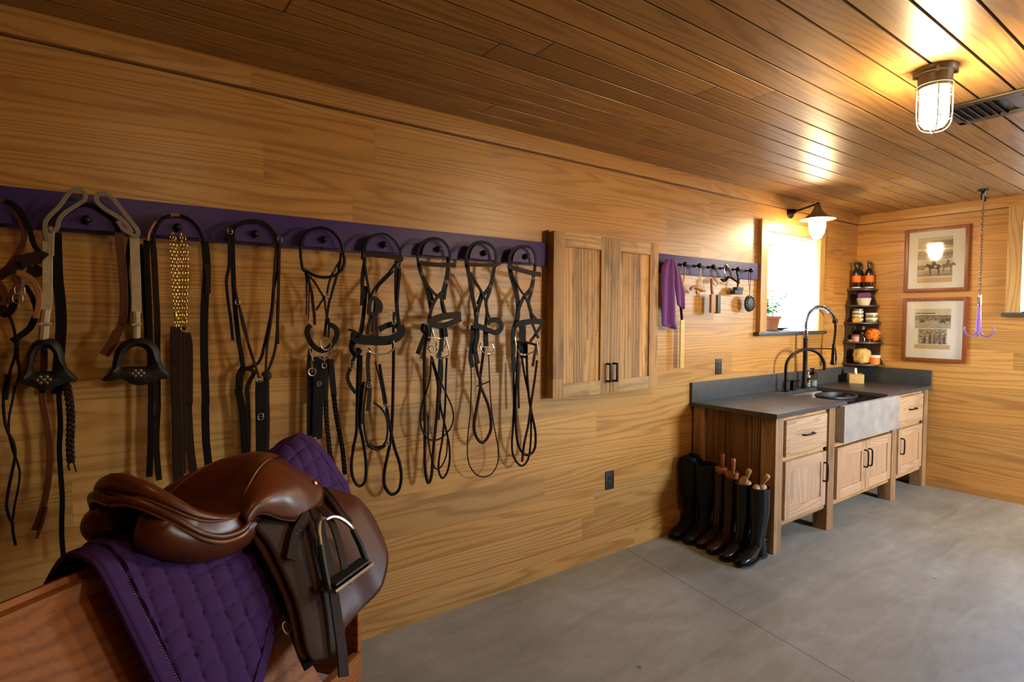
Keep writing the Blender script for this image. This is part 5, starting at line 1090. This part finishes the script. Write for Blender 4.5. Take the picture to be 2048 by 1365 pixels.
def jarb(x, y, h, rad, label, cap):
    r = thing('soap_bottle', label, 'soap bottle', (x, y, T1), 'glass soap bottles')
    m = MB(); m.lathe([(.001, T1), (rad, T1), (rad, T1+h), (rad*.8, T1+h+.006), (rad*.8-.002, T1+h+.004), (rad-.003, T1+h-.003), (rad-.003, T1+.006), (.001, T1+.006)], (x, y, 0), 20); m.build('glass', M['glass'], r)
    m = MB(); m.lathe([(.001, T1+.006), (rad-.0035, T1+.007), (rad-.0035, T1+h*.55), (.001, T1+h*.55)], (x, y, 0), 18); m.build('liquid', M['soapl'], r)
    m = MB(); m.lathe([(.001, T1+h), (rad*.85, T1+h+.002), (rad*.85, T1+h+.02), (rad*.35, T1+h+.03), (rad*.3, T1+h+.055), (.001, T1+h+.056)], (x, y, 0), 16)
    if cap: m.box((x-.045, y-.008, T1+h+.05), (x+.012, y+.008, T1+h+.062), .002)
    m.build('pump', M['bronze'] if cap else M['tin'], r)
jarb(5.14, -.065, .105, .036, 'larger glass soap bottle with a dark pump head right of the tall faucet', True)
jarb(5.04, -.07, .085, .024, 'smaller glass bottle between the tall faucet and the pump bottle', False)
r = thing('tissue_box', 'tan tissue box with a white tissue on the worktop below the corner shelf', 'tissue box', (5.80, -.14, T1))
Rz = Matrix.Rotation(.55, 3, 'Z'); c = Vector((5.80, -.14, T1+.042))
m = MB(); m.obox(c, (.085, .06, .042), Rz, .002); m.build('box', M['tissue'], r)
m = MB(); b = c+Vector((0, 0, .042)); rows = []
for i in range(6):
    t = i/5; rows.append([b+Rz@Vector(((-.03+.06*k/8)*(1-.4*t)+.01*t-.025, .012*sin(k*1.3+2*t)*(1-.3*t), .055*t)) for k in range(9)])
m.grid(rows); o = m.build('tissue', M['paper'], r); s = o.modifiers.new('t', 'SOLIDIFY'); s.thickness = .0015

# ================================================================== riding boots
def boot(x, y, H, mat, label, rot=0.0, wide=1.0, calf=1.0, tree=None, lean=0.0, zip_=False):
    r = thing('riding_boot', label, 'boot', (x, y, 0), 'riding boots beside the sink cabinet')
    R = Matrix.Rotation(rot, 3, 'Z'); o = Vector((x, y, 0))
    def T(v): v = Vector(v); v.x += lean*max(0, v.z-.15); return o+R@v
    st_ = [(-.246, .030, 0, .006, .006), (-.238, .032, 0, .024, .018), (-.215, .036, 0, .037, .024), (-.17, .042, .03, .046, .031), (-.12, .049, .15, .046, .038), (-.085, .061, .35, .042, .049), (-.055, .078, .62, .039, .062), (-.033, .098, .95, .0385, .068), (-.02, .125, 1.3, .039, .062), (-.012, .16, PI/2, .041, .053), (-.008, .22, PI/2, .047, .054), (-.003, .28, PI/2, .053*calf, .061*calf), (-.002, .34, PI/2, .056*calf, .064*calf), (-.003, H-.03, PI/2, .055*calf, .062*calf), (-.006, H, PI/2, .056*calf, .063*calf)]
    rows = []
    for cx, cz, tilt, w, h in st_:
        # ring axis runs from -x (toe) turning up to +z (shaft); h is the half size across the axis
        ux = Vector((sin(tilt), 0, cos(tilt)))   # across direction (up at the toe, back at the shaft)
        ux = Vector((sin(tilt), 0, cos(tilt))) if tilt < PI/2 else Vector((1, 0, 0))
        rows.append([T(Vector((cx, 0, cz)) + ux*h*cos(a) + Vector((0, w*wide*sin(a), 0))) for a in [2*PI*k/24 for k in range(24)]])
    # keep the sole side flat
    for row in rows[:9]:
        for p in row: p.z = max(p.z, .013)
    top = rows[-1]; inner = [[p.lerp(sum(top, Vector())/24, .06) for p in top], [p.lerp(sum(top, Vector())/24, .10)+Vector((0, 0, -.10)) for p in top]]
    m = MB(); m.grid(rows+inner, closed_v=True)
    # heel counter
    m.grid([[T((.018+.040*q*cos(a), .036*wide*q*sin(a), zz)) for a in [2*PI*k/20 for k in range(20)]] for zz, q in ((.014, .96), (.05, 1.02), (.09, .95), (.125, .80), (.14, .4))], closed_v=True, cap=True)
    m.build('upper', M[mat], r)
    m = MB(); sole = [(-.25, 0), (-.24, .03), (-.20, .046), (-.15, .049), (-.10, .043), (-.05, .034), (.0, .035), (.045, .034), (.062, .018), (.064, 0)]
    poly = [T((a, b*wide, .002)) for a, b in sole]+[T((a, -b*wide, .002)) for a, b in sole[::-1]][1:-1]
    m.prism([p+Vector((0, 0, .009)) for p in poly], (0, 0, .007)); hp_ = [T((a, b*wide, 0)) for a, b in ((-.002, .033), (.045, .033), (.062, .018), (.062, -.018), (.045, -.033), (-.002, -.033))]; m.prism(hp_, (0, 0, .014)); m.build('sole', M['rubber'], r)
    if zip_:
        m = MB(); m.tube([T((.06, 0, .12)), T((.062, 0, .135)), T((.058*calf+.005, .01, .2))], .003, 6); m.torus(T((.02, 0, .128)), .042, .004, (0, 0, 1), 20, 6, sc=(.95, 1.1)); m.build('spur_rest', M[mat], r)
    return r, T
B = [(3.39, -.078, .525, 'bootm', 'matte black tall boot nearest the wall, with a floppy collar and pull loop', .10, 1.1, 1.3),
     (3.40, -.195, .515, 'bootm', 'matte black tall boot, second from the wall', .06, 1.1, 1.2),
     (3.41, -.300, .475, 'bootr', 'dark brown laced tall boot holding a boot tree, third from the wall', .0, .92, .92),
     (3.385, -.395, .465, 'bootr', 'dark brown tall boot with a wooden boot tree, fourth from the wall', .0, .92, .92),
     (3.365, -.500, .455, 'bootb', 'polished black tall boot with a round ended tree, fifth from the wall', .02, .98, .98),
     (3.362, -.605, .455, 'bootb', 'polished black tall boot with a spur rest, closest to the camera beside the cabinet post', .03, 1.05, 1.02)]
for i, (x, y, H, mt, lab, rot, wd_, cf) in enumerate(B):
    r, T = boot(x, y, H, mt, lab, rot, wd_, cf, lean=-.04 if i < 2 else 0, zip_=(i == 5))
    if i == 0:
        m = MB(); m.tube(catmull([T((.02, .02, H-.03)), T((.01, .02, H+.035)), T((.03, .02, H+.03)), T((.05, .02, H-.02))], 5), .004, 6, flat=.5); m.build('pull_loop', M['bootm'], r)
        m = MB(); m.grid([[T((-.005+(.062+q)*cos(a), (.058+q)*sin(a), H-.03+dz+.012*sin(a*2+1))) for a in [2*PI*k/24 for k in range(24)]] for q, dz in ((.004, -.02), (.010, .02), (.004, .05), (-.006, .03))], closed_v=True); m.build('collar', M['bootm'], r)
    if i == 2:
        m = MB()
        for k in range(6): m.tube(catmull([T((-.10+.012*k, -.03+.004*k, .088+.017*k)), T((-.105+.014*k, 0, .096+.018*k)), T((-.10+.012*k, .03-.004*k, .088+.017*k))], 4), .0028, 6)
        m.build('laces', M['strap'], r)
    if i == 4: pass
TL = ['boot tree with a glossy turned handle in the laced brown boot', 'boot tree with a glossy turned handle in the plain brown boot', 'pale round topped boot tree in the black boot second from the camera', 'shiny split wooden boot tree in the black boot closest to the camera']
for j, i in enumerate((2, 3, 4, 5)):
    x, y, H = B[i][:3]; o = Vector((x-.004, y, H)); t = thing('boot_tree', TL[j], 'boot tree', o, 'boot trees')
    if j < 2:
        m = MB(); m.lathe([(.001, -.08), (.030, -.08), (.040, -.01), (.043, .004), (.046, .028), (.044, .036), (.001, .037)], o, 24); m.build('block', M['treew'], t)
        m = MB(); m.lathe([(.001, .03), (.009, .03), (.008, .045), (.013, .06), (.015, .10), (.017, .118), (.012, .13), (.001, .133)], o+Vector((-.004, -.012, 0)), 16); m.build('handle', M['treew'], t)
    else:
        mt = 'treep' if j == 2 else 'treew'
        m = MB()
        for s in (-1, 1): m.sphere(o+Vector((-.018*s, .012*s, -.012)), .030, 16, 10, (1, .8, 1.0))
        m.build('block', M['treep'], t)
        m = MB(); R2 = Matrix.Rotation(.5 if j == 3 else .25, 3, 'X')
        m.lathe([(.001, 0), (.010, .0), (.009, .03), (.014, .06), (.018, .08), (.014, .096), (.001, .10)], o+Vector((.012, .0, .0)), 16, R2)
        if j == 2: m.lathe([(.001, -.008), (.024, -.006), (.030, 0), (.024, .008), (.012, .009), (.001, .004)], o+Vector((-.045, -.02, .028)), 18, Matrix.Rotation(-1.1, 3, 'Y'))
        m.build('handle', M['treep'], t)
# ================================================================== saddle rack, pad and saddle
TH = .95
SA = Vector((sin(TH), cos(TH), 0)); SN = Vector((SA.y, -SA.x, 0)); SO = Vector((.021, -1.114, 1.025))
def S(u, w, z): return SO + SA*u + SN*w + Vector((0, 0, z))
def SV(p): return S(*p)
SR = Matrix((SA, SN, Vector((0, 0, 1)))).transposed()
rk = thing('saddle_rack', 'slanted reddish wooden saddle rack with boarded sides in the left foreground', 'saddle rack', S(-.1, 0, -1.025))
U0, U1 = -1.0, .30
sl = Vector((.7, -1)).normalized()           # (w, z) direction down the board
for s in (1, -1):
    ln = .72; m = MB(); nrm = (s*1.0, .7)      # outward
    q = math.hypot(1, .7); nw, nz = s*1/q, .7/q; t = .022
    a = [(0, 0), (s*sl.x*ln, sl.y*ln)]
    pts = [S(U0, a[0][0], a[0][1]), S(U0, a[1][0], a[1][1]), S(U0, a[1][0]-nw*t, a[1][1]-nz*t), S(U0, a[0][0], a[0][1]-t*1.7)]
    m.prism(pts, SA*(U1-U0)); m.build('side_board', M['rack2'] if 'rack2' in M else M['rack'], rk, smooth=0)
m = MB(); m.obox(S(-.35, 0, -.03), (.62, .03, .02), SR); m.build('ridge_beam', M['rack'], rk, smooth=0)
for s in (1, -1): m = MB(); m.obox(S(-.13, s*.135 if s > 0 else s*.2, -.60), (.80, .012, .045), SR, .002); m.build('lower_rail', M['rack'], rk)
# end frame under the front of the boards
for s in (1, -1):
    m = MB(); a = S(.26, s*.02, -.04); b = S(.26, s*.46, -1.025); d = (b-a); m.tube([a, b], .026, 4); m.build('leg', M['rack'], rk, smooth=0)
    m = MB(); a = S(-.9, s*.02, -.04); b = S(-.9, s*.46, -1.025); m.tube([a, b], .026, 4); m.build('leg', M['rack'], rk, smooth=0)
m = MB(); m.obox(S(.672, .115, -.46), (.010, .024, .14), SR, .002); m.build('front_post', M['rack'], rk)
m = MB(); m.obox(S(.672, -.03, -.60), (.012, .15, .05), SR, .002); m.build('front_rail', M['rack'], rk)

# ---- quilted pad
pd = thing('saddle_pad', 'purple quilted saddle pad with a white stitched border under the brown saddle', 'saddle pad', S(.1, 0, .03))
PU0, PU1 = -.07, .70
def sst(t): t = max(0, min(1, t)); return t*t*(3-2*t)
def pad_prof(u, side):
    """centre line height, shoulder point and hem of the pad at station u, as (w, z) polyline"""
    k = sst((u-.28)/.30)
    A0 = [(0, .032), (.028, .026), (.055, .008), (.10, -.052), (.19, -.182), (.30, -.342), (.40, -.485)]
    B0 = [(0, .138), (.026, .124), (.050, .100), (.080, .046), (.122, -.045), (.235, -.215), (.34, -.365)]
    P = [(a[0]*(1-k)+b[0]*k, a[1]*(1-k)+b[1]*k) for a, b in zip(A0, B0)]
    dip = .034*sst((u-.02)/.08)*sst((.42-u)/.14); P = [(a, b-dip*max(0, 1-a/.11)) for a, b in P]
    return [Vector((side*a, b, 0)) for a, b in P]
def hem(u):
    K = [(-.07, .62), (.0, .52), (.10, .435), (.16, .395), (.22, .345), (.28, .31), (.40, .28), (.60, .26)]
    for i in range(len(K)-1):
        if u <= K[i+1][0]: t = (u-K[i][0])/(K[i+1][0]-K[i][0]); return K[i][1]*(1-t)+K[i+1][1]*t
    return K[-1][1]
def pad_pt(u, s, off=0):
    side = 1 if s >= 0 else -1; P = catmull(pad_prof(u, side), 5); d = abs(s); L = 0
    for i in range(len(P)-1):
        l = (P[i+1]-P[i]).length
        if L+l >= d or i == len(P)-2:
            t = (d-L)/l if l > 0 else 0; p = P[i].lerp(P[i+1], t); tg = (P[i+1]-P[i]).normalized(); n = Vector((tg.y, -tg.x, 0))*(-side)
            return S(u, p.x+n.x*off*1, p.y+n.y*off) if n.y >= 0 or abs(n.x) > .1 else S(u, p.x, p.y)
        L += l
m = MB(); rows = []; NU = 190; NS = 140; q = .046; BRD = .036
def front(s): return .578+.36*min(abs(s), .20)-.25*max(0, abs(s)-.20) if s >= 0 else .578-.05*sst(abs(s)/.06)          # the front edge comes to a point at the withers
for i in range(NU+1):
    row = []
    for j in range(-NS, NS+1):
        sfrac = j/NS; u = PU0+(PU1-PU0)*i/NU; hm = hem(u)*(1 if j >= 0 else .9); s = sfrac*hm
        u2 = PU0+(front(s)-PU0)*i/NU; e = min(u2-PU0, front(s)-u2+.004, hm-abs(s)); puff = 0
        if e > BRD: puff = -.001+.0095*(abs(sin(PI*(u2*1.0+abs(s)*.12)/q))**.25)*(abs(sin(PI*abs(s)/q))**.25)
        elif e > BRD-.004: puff = -.001
        else: puff = .0035*sst(e/.006)
        p = pad_pt(u2, s, 0); side = 1 if s >= 0 else -1
        # outward direction
        a = pad_pt(u2, s+.002*side); t = (a-p).normalized() if (a-p).length > 1e-7 else SN*side; n = (t.cross(SA) * (1 if side > 0 else -1)); 
        if n.z < 0 and abs(n.z) > .05: n = -n
        n.normalize(); row.append(p+n*(puff+.006))
    rows.append(row)
m.grid(rows); o = m.build('quilted_cover', M['quilt'], pd, smooth=60)
sm = o.modifiers.new('thickness', 'SOLIDIFY'); sm.thickness = .010; sm.offset = -1
if True:
    nz = sum((p.normal.z for p in list(o.data.polygons)[NU*NS//2:NU*NS//2+50]))
    sm.offset = -1 if nz > 0 else 1
m = MB()
for k in range(110):                                  # contrast stitching along the rear and lower border
    s = .02+k*.0055
    if s > hem(PU0+BRD): break
    a = pad_pt(PU0+BRD-.004, s); b = pad_pt(PU0+BRD-.004, s+.0022); n = ((b-a).normalized().cross(SA)); n = n if n.z > 0 else -n
    m.tube([a+n*.0085, b+n*.0085], .0008, 4)
m.build('stitching', M['thread'], pd)
m = MB(); E = [pad_pt(front(s), s)+Vector((0, 0, .003)) for s in [(-.24+.48*i/60) for i in range(61)]]; m.tube(E, .006, 8); m.build('front_binding', M['quilt'], pd)
m = MB(); E = [pad_pt(PU0, s)+Vector((0, 0, .002)) for s in [(-.5+1.1*i/90) for i in range(91)]]; m.tube(E, .0065, 8); m.build('rear_binding', M['quilt'], pd)

# ---- saddle
sd = thing('english_saddle', 'brown leather English jumping saddle on the purple quilted pad', 'saddle', S(.2, 0, .05))
C1 = [(.008, 0, .172), (.016, .026, .168), (.032, .062, .153), (.053, .09, .128), (.092, .115, .086), (.12, .122, .067), (.151, .123, .051), (.185, .118, .040), (.212, .112, .043), (.248, .100, .072), (.304, .080, .103), (.365, .058, .115), (.412, .043, .109), (.46, .026, .096), (.485, .010, .086)]
C0 = [(.008, 0, .172), (.030, 0, .168), (.055, 0, .150), (.085, 0, .120), (.115, 0, .090), (.145, 0, .065), (.18, 0, .045), (.215, 0, .036), (.25, 0, .045), (.285, 0, .070), (.33, 0, .100), (.375, 0, .119), (.42, 0, .119), (.462, 0, .104), (.488, 0, .088)]
C2 = [(.004, 0, .132), (.006, .034, .130), (.014, .066, .126), (.037, .098, .104), (.074, .124, .072), (.104, .132, .055), (.14, .136, .044), (.18, .134, .038), (.212, .122, .038)]
N = 40
def mir(p, s): return S(p[0], p[1]*s, p[2])
m = MB(); rows = []
a1 = curve([Vector(p) for p in C1], N); a0 = curve([Vector(p) for p in C0], N)
for i in range(N):
    c, e = a0[i], a1[i]; row = []
    for k in range(-10, 11):
        t = abs(k)/10; s = 1 if k >= 0 else -1; p = c.lerp(e, t); p = Vector((p.x, p.y, c.z+(e.z-c.z)*(t**1.7)+.010*sin(PI*min(1, t*1.15))*0))
        if i > 24: p.z += .008*sin(PI*t)
        row.append(mir(p, s))
    rows.append(row)
m.grid(rows)
b1 = curve([Vector(p) for p in C1[:9]], N); b2 = curve([Vector(p) for p in C2], N)
for s in (1, -1):
    rows = []
    for k in range(9):
        t = k/8; r_ = []
        for i in range(N):
            p = b1[i].lerp(b2[i], t); out = (Vector((p.x-.14, p.y, 0)).normalized())*.012*sin(PI*t); 
            if k == 0: out = Vector((0, 0, 0))
            r_.append(mir(p+out+Vector((0, 0, .004*sin(PI*min(1, 2*t)))), s))
        rows.append(r_)
    m.grid(rows)
m.build('seat', M['sad'], sd, smooth=70)
# welts and rolled rim
for s, nm in ((1, 'near'), (-1, 'far')):
    m = MB(); P = [mir(p+Vector((0, .001, 0)), s) for p in b2]; m.tube(P, .0035, 8)
    P = [mir(p+Vector((0, .003, .001)), s) for p in a1[19:]]; m.tube(P, .0028, 8); m.build('seat_piping', M['welt'], sd)
C3 = [(-.008, 0, .122), (-.006, .034, .127), (.006, .070, .118), (.038, .110, .083), (.082, .138, .038), (.124, .148, .014), (.17, .150, .006), (.20, .148, .010), (.222, .138, .022)]
b3 = curve([Vector(p) for p in C3], N)
for s in (1, -1):
    m = MB(); rows = []
    for k in range(7):
        t = k/6; rows.append([mir(b2[i].lerp(b3[i], t)+Vector((0, 0, -.006*sin(PI*t))), s) for i in range(N)])
    m.grid(rows); P = [mir(p, s) for p in b3]; m.tube(P, .008, 10); m.build('skirt_rim', M['sad'], sd, smooth=60)
    m = MB(); P = [mir(p+Vector((0, .003, -.011)), s) for p in b3[:-2]]; m.tube(P, .0045, 8); m.build('rim_piping', M['welt'], sd)
# flocked panels
for s in (1, -1):
    P = catmull([Vector(p) for p in [(.020, .055, .092), (.034, .070, .058), (.075, .088, .022), (.14, .098, -.004), (.22, .098, -.014), (.32, .088, -.012), (.42, .075, .0), (.50, .065, .005)]], 8)
    n = len(P); rr = []
    for i in range(n):
        t = i/(n-1); rr.append(.012+.036*sst(t/.16) if t < .16 else (.048-.012*sst((t-.45)/.4)))
    m = MB(); m.tube([mir(p, s) for p in P], rr, 20, up=(0, 0, 1)); m.build('panel', M['sad'], sd, smooth=70)
# underside gusset joining the rim to the panels
for s in (1, -1):
    m = MB(); rows = []
    in_ = [mir(p*1.0+Vector((.03, 0, -.03)) - Vector((0, p.y*.25, 0)), s) for p in b3]
    rows = [[mir(p, s) for p in b3], in_]; m.grid(rows); m.build('gusset', M['sadd'], sd)
# skirts
SKT = [(.200, .122, .040), (.248, .101, .073), (.304, .081, .104), (.365, .059, .116), (.412, .044, .112), (.46, .030, .098), (.49, .042, .076), (.520, .060, .044)]
SKB = [(.198, .150, .004), (.229, .150, .028), (.26, .156, .020), (.296, .162, -.003), (.33, .171, -.018), (.367, .173, -.026), (.406, .170, -.022), (.45, .160, -.021), (.482, .148, -.011), (.506, .131, .004), (.526, .105, .016)]
t1 = curve([Vector(p) for p in SKT], 34); t2 = curve([Vector(p) for p in SKB], 34)
for s in (1, -1):
    m = MB(); rows = []
    for k in range(13):
        t = k/12; rows.append([mir(t1[i].lerp(t2[i], t)+Vector((0, .026, .016))*sin(PI*t)*sin(PI*min(1, .12+i/33*.9)), s) for i in range(34)])
    m.grid(rows); o = m.build('skirt', M['sad'], sd, smooth=70); z = o.modifiers.new('t', 'SOLIDIFY'); z.thickness = .004; z.offset = 0
    m = MB(); m.tube([mir(p, s) for p in t2]+[mir(p, s) for p in t1[-1:]], .003, 6); m.build('skirt_edge', M['sadd'], sd)
    c = rows[8][28]; nn = (SN*s*.8+SA*.2+Vector((0, 0, .55))).normalized(); R = nn.to_track_quat('Z', 'Y').to_matrix()
    m = MB(); m.lathe([(.001, .004), (.005, .003), (.0075, .002), (.008, 0), (.001, -.004)], c+nn*.0045, 14, R, True); m.build('brass_stud', M['brass'], sd)
m = MB(); m.grid([[S(u, w, z) for w in (-x, -x*.5, 0, x*.5, x)] for u, x, z in ((.455, .03, .100), (.488, .045, .080), (.51, .055, .05), (.52, .06, .01))]); m.build('head', M['sadd'], sd, smooth=70)
# flaps
FL_ = [(.227, -.002), (.233, -.038), (.235, -.082), (.233, -.124), (.226, -.171), (.208, -.216), (.192, -.248), (.191, -.268)]
FR_ = [(.527, .002), (.587, -.026), (.642, -.069), (.656, -.125), (.637, -.180), (.594, -.218), (.537, -.248), (.479, -.263), (.353, -.275), (.240, -.288)]
l = curve([Vector((a, b, 0)) for a, b in FL_], 34); r2 = curve([Vector((a, b, 0)) for a, b in FR_], 34)
# the right hand edge carries on along the bottom, so sample it a little denser near the end
for s in (1, -1):
    m = MB(); rows = []
    for i in range(34):
        row = []
        for k in range(29):
            t = k/28; p = l[i].lerp(r2[i], t); z = p.y; base = .118-.7*z
            bul = .016*sst((p.x-.42)/.10)*sst((.645-p.x)/.06+.2)*sst((-z-.005)/.07)+.008*sin(PI*t)
            row.append(S(p.x, s*(base+bul), z+.3*bul))
        rows.append(row)
    m.grid(rows); o = m.build('flap', M['sadr'] if s > 0 else M['sadd'], sd, smooth=70); z = o.modifiers.new('t', 'SOLIDIFY'); z.thickness = .006; z.offset = 0
    E = [rw[0] for rw in rows]+rows[-1][1:]+[rw[-1] for rw in rows[::-1]][1:]; m = MB(); m.tube(E, .0035, 6); m.build('flap_edge', M['sadd'], sd)
# darker matte panel on the flap, behind the stirrup leather
def fp(u, z, h): return S(u, .100-.7*z+h, z+.3*h)
m = MB(); A_ = curve([Vector((a, b, 0)) for a, b in [(.232, .000), (.247, -.055), (.246, -.09), (.242, -.132), (.234, -.18), (.214, -.225), (.197, -.260), (.200, -.286)]], 30); B_ = curve([Vector((a, b, 0)) for a, b in [(.44, -.03), (.45, -.06), (.43, -.10), (.40, -.15), (.375, -.20), (.34, -.24), (.30, -.275), (.262, -.303)]], 30)
rows = [[fp(A_[i].lerp(B_[i], k/12).x, A_[i].lerp(B_[i], k/12).y, .030+.006*sin(PI*k/12)) for k in range(13)] for i in range(30)]
m.grid(rows); o = m.build('small_flap', M['sadd'], sd, smooth=70); z = o.modifiers.new('t', 'SOLIDIFY'); z.thickness = .004
o['label'] = 'darker matte inner flap panel'
# block roll ridge
m = MB()
for d_ in (0, .016): m.tube(catmull([fp(.510+d_, -.004, .020), fp(.498+d_, -.035, .040), fp(.500+d_, -.065, .042), fp(.515+d_, -.10, .036)], 6), .008, 8)
m.build('knee_roll_seam', M['sadd'], sd)
# stirrup leather and iron
m = MB(); P = catmull([fp(.388, -.030, .050), fp(.360, -.040, .056), fp(.318, -.060, .050), fp(.268, -.100, .046)], 5); nrm = (SN*.8+Vector((0, 0, .57))-SA*.1).normalized(); m.ribbon(P, .027, .004, nrm)
Q = catmull([fp(.410, -.030, .052), fp(.395, -.060, .058), fp(.375, -.10, .060), fp(.345, -.16, .060), fp(.312, -.22, .055), fp(.265, -.29, .055), fp(.235, -.335, .05)], 6); m.ribbon(Q, .030, .005, nrm)
Q2 = catmull([fp(.430, -.030, .056), fp(.428, -.055, .065), fp(.420, -.09, .070), fp(.395, -.15, .068), fp(.370, -.20, .062)], 6); m.ribbon(Q2, .024, .005, nrm); m.build('stirrup_leather', M['strapb'], sd)
m = MB()
for k in range(7):
    p = P[0].lerp(P[-1], .12+k*.12); i = min(len(P)-1, int((.12+k*.12)*(len(P)-1))); m.sphere(P[i]+nrm*.0022, .003, 8, 4, (1, 1, .4), nrm.to_track_quat('Z', 'Y').to_matrix())
m.build('holes', M['rubber'], sd)
m = MB(); top = fp(.413, -.060, .075); 
LB = [fp(.408, -.058, .072), fp(.385, -.052, .078), fp(.362, -.068, .078), fp(.343, -.10, .075), fp(.322, -.14, .072), fp(.300, -.185, .070)]
RB = [fp(.408, -.058, .072), fp(.432, -.060, .080), fp(.455, -.078, .082), fp(.470, -.105, .080), fp(.470, -.145, .076), fp(.462, -.185, .072)]
m.tube(catmull(LB, 6), .0058, 10); m.tube(catmull(RB, 6), .0058, 10); m.build('stirrup_iron', M['steel'], sd)
nn2 = Vector((0, 0, 1)); tx = (RB[-1]-LB[-1]).normalized(); mid = (LB[-1]+RB[-1])/2
up_ = (fp(.385, -.08, .075)-fp(.38, -.185, .07)).normalized()
m = MB(); nt_ = (up_*.8+nrm*.6).normalized(); m.ribbon([LB[-1], RB[-1]], .046, .010, nt_); m.build('tread', M['steel'], sd)
m = MB(); m.ribbon([LB[-1]+tx*.008+nt_*.008+up_*.004, RB[-1]-tx*.008+nt_*.008+up_*.004], .036, .006, nt_); m.build('tread_pad', M['rubber'], sd)
m = MB(); m.tube([LB[3], LB[4], LB[5]], .0085, 8); m.build('rubber_sleeve', M['rubber'], sd); m = MB(); m.tube([RB[3], RB[4], RB[5]], .0085, 8); m.build('rubber_sleeve', M['rubber'], sd)
# billets and buckle hanging under the rear edge of the flap
m = MB(); m.ribbon(catmull([fp(.26, -.13, -.005), fp(.235, -.20, -.002), fp(.215, -.26, 0), fp(.21, -.30, 0)], 4), .026, .004, nrm); m.build('billet', M['strap'], sd)
m = MB(); c = fp(.205, -.215, .004); m.torus(c, .012, .0018, nrm, 16, 6, sc=(.8, 1.2)); m.build('billet_buckle', M['galv'], sd)
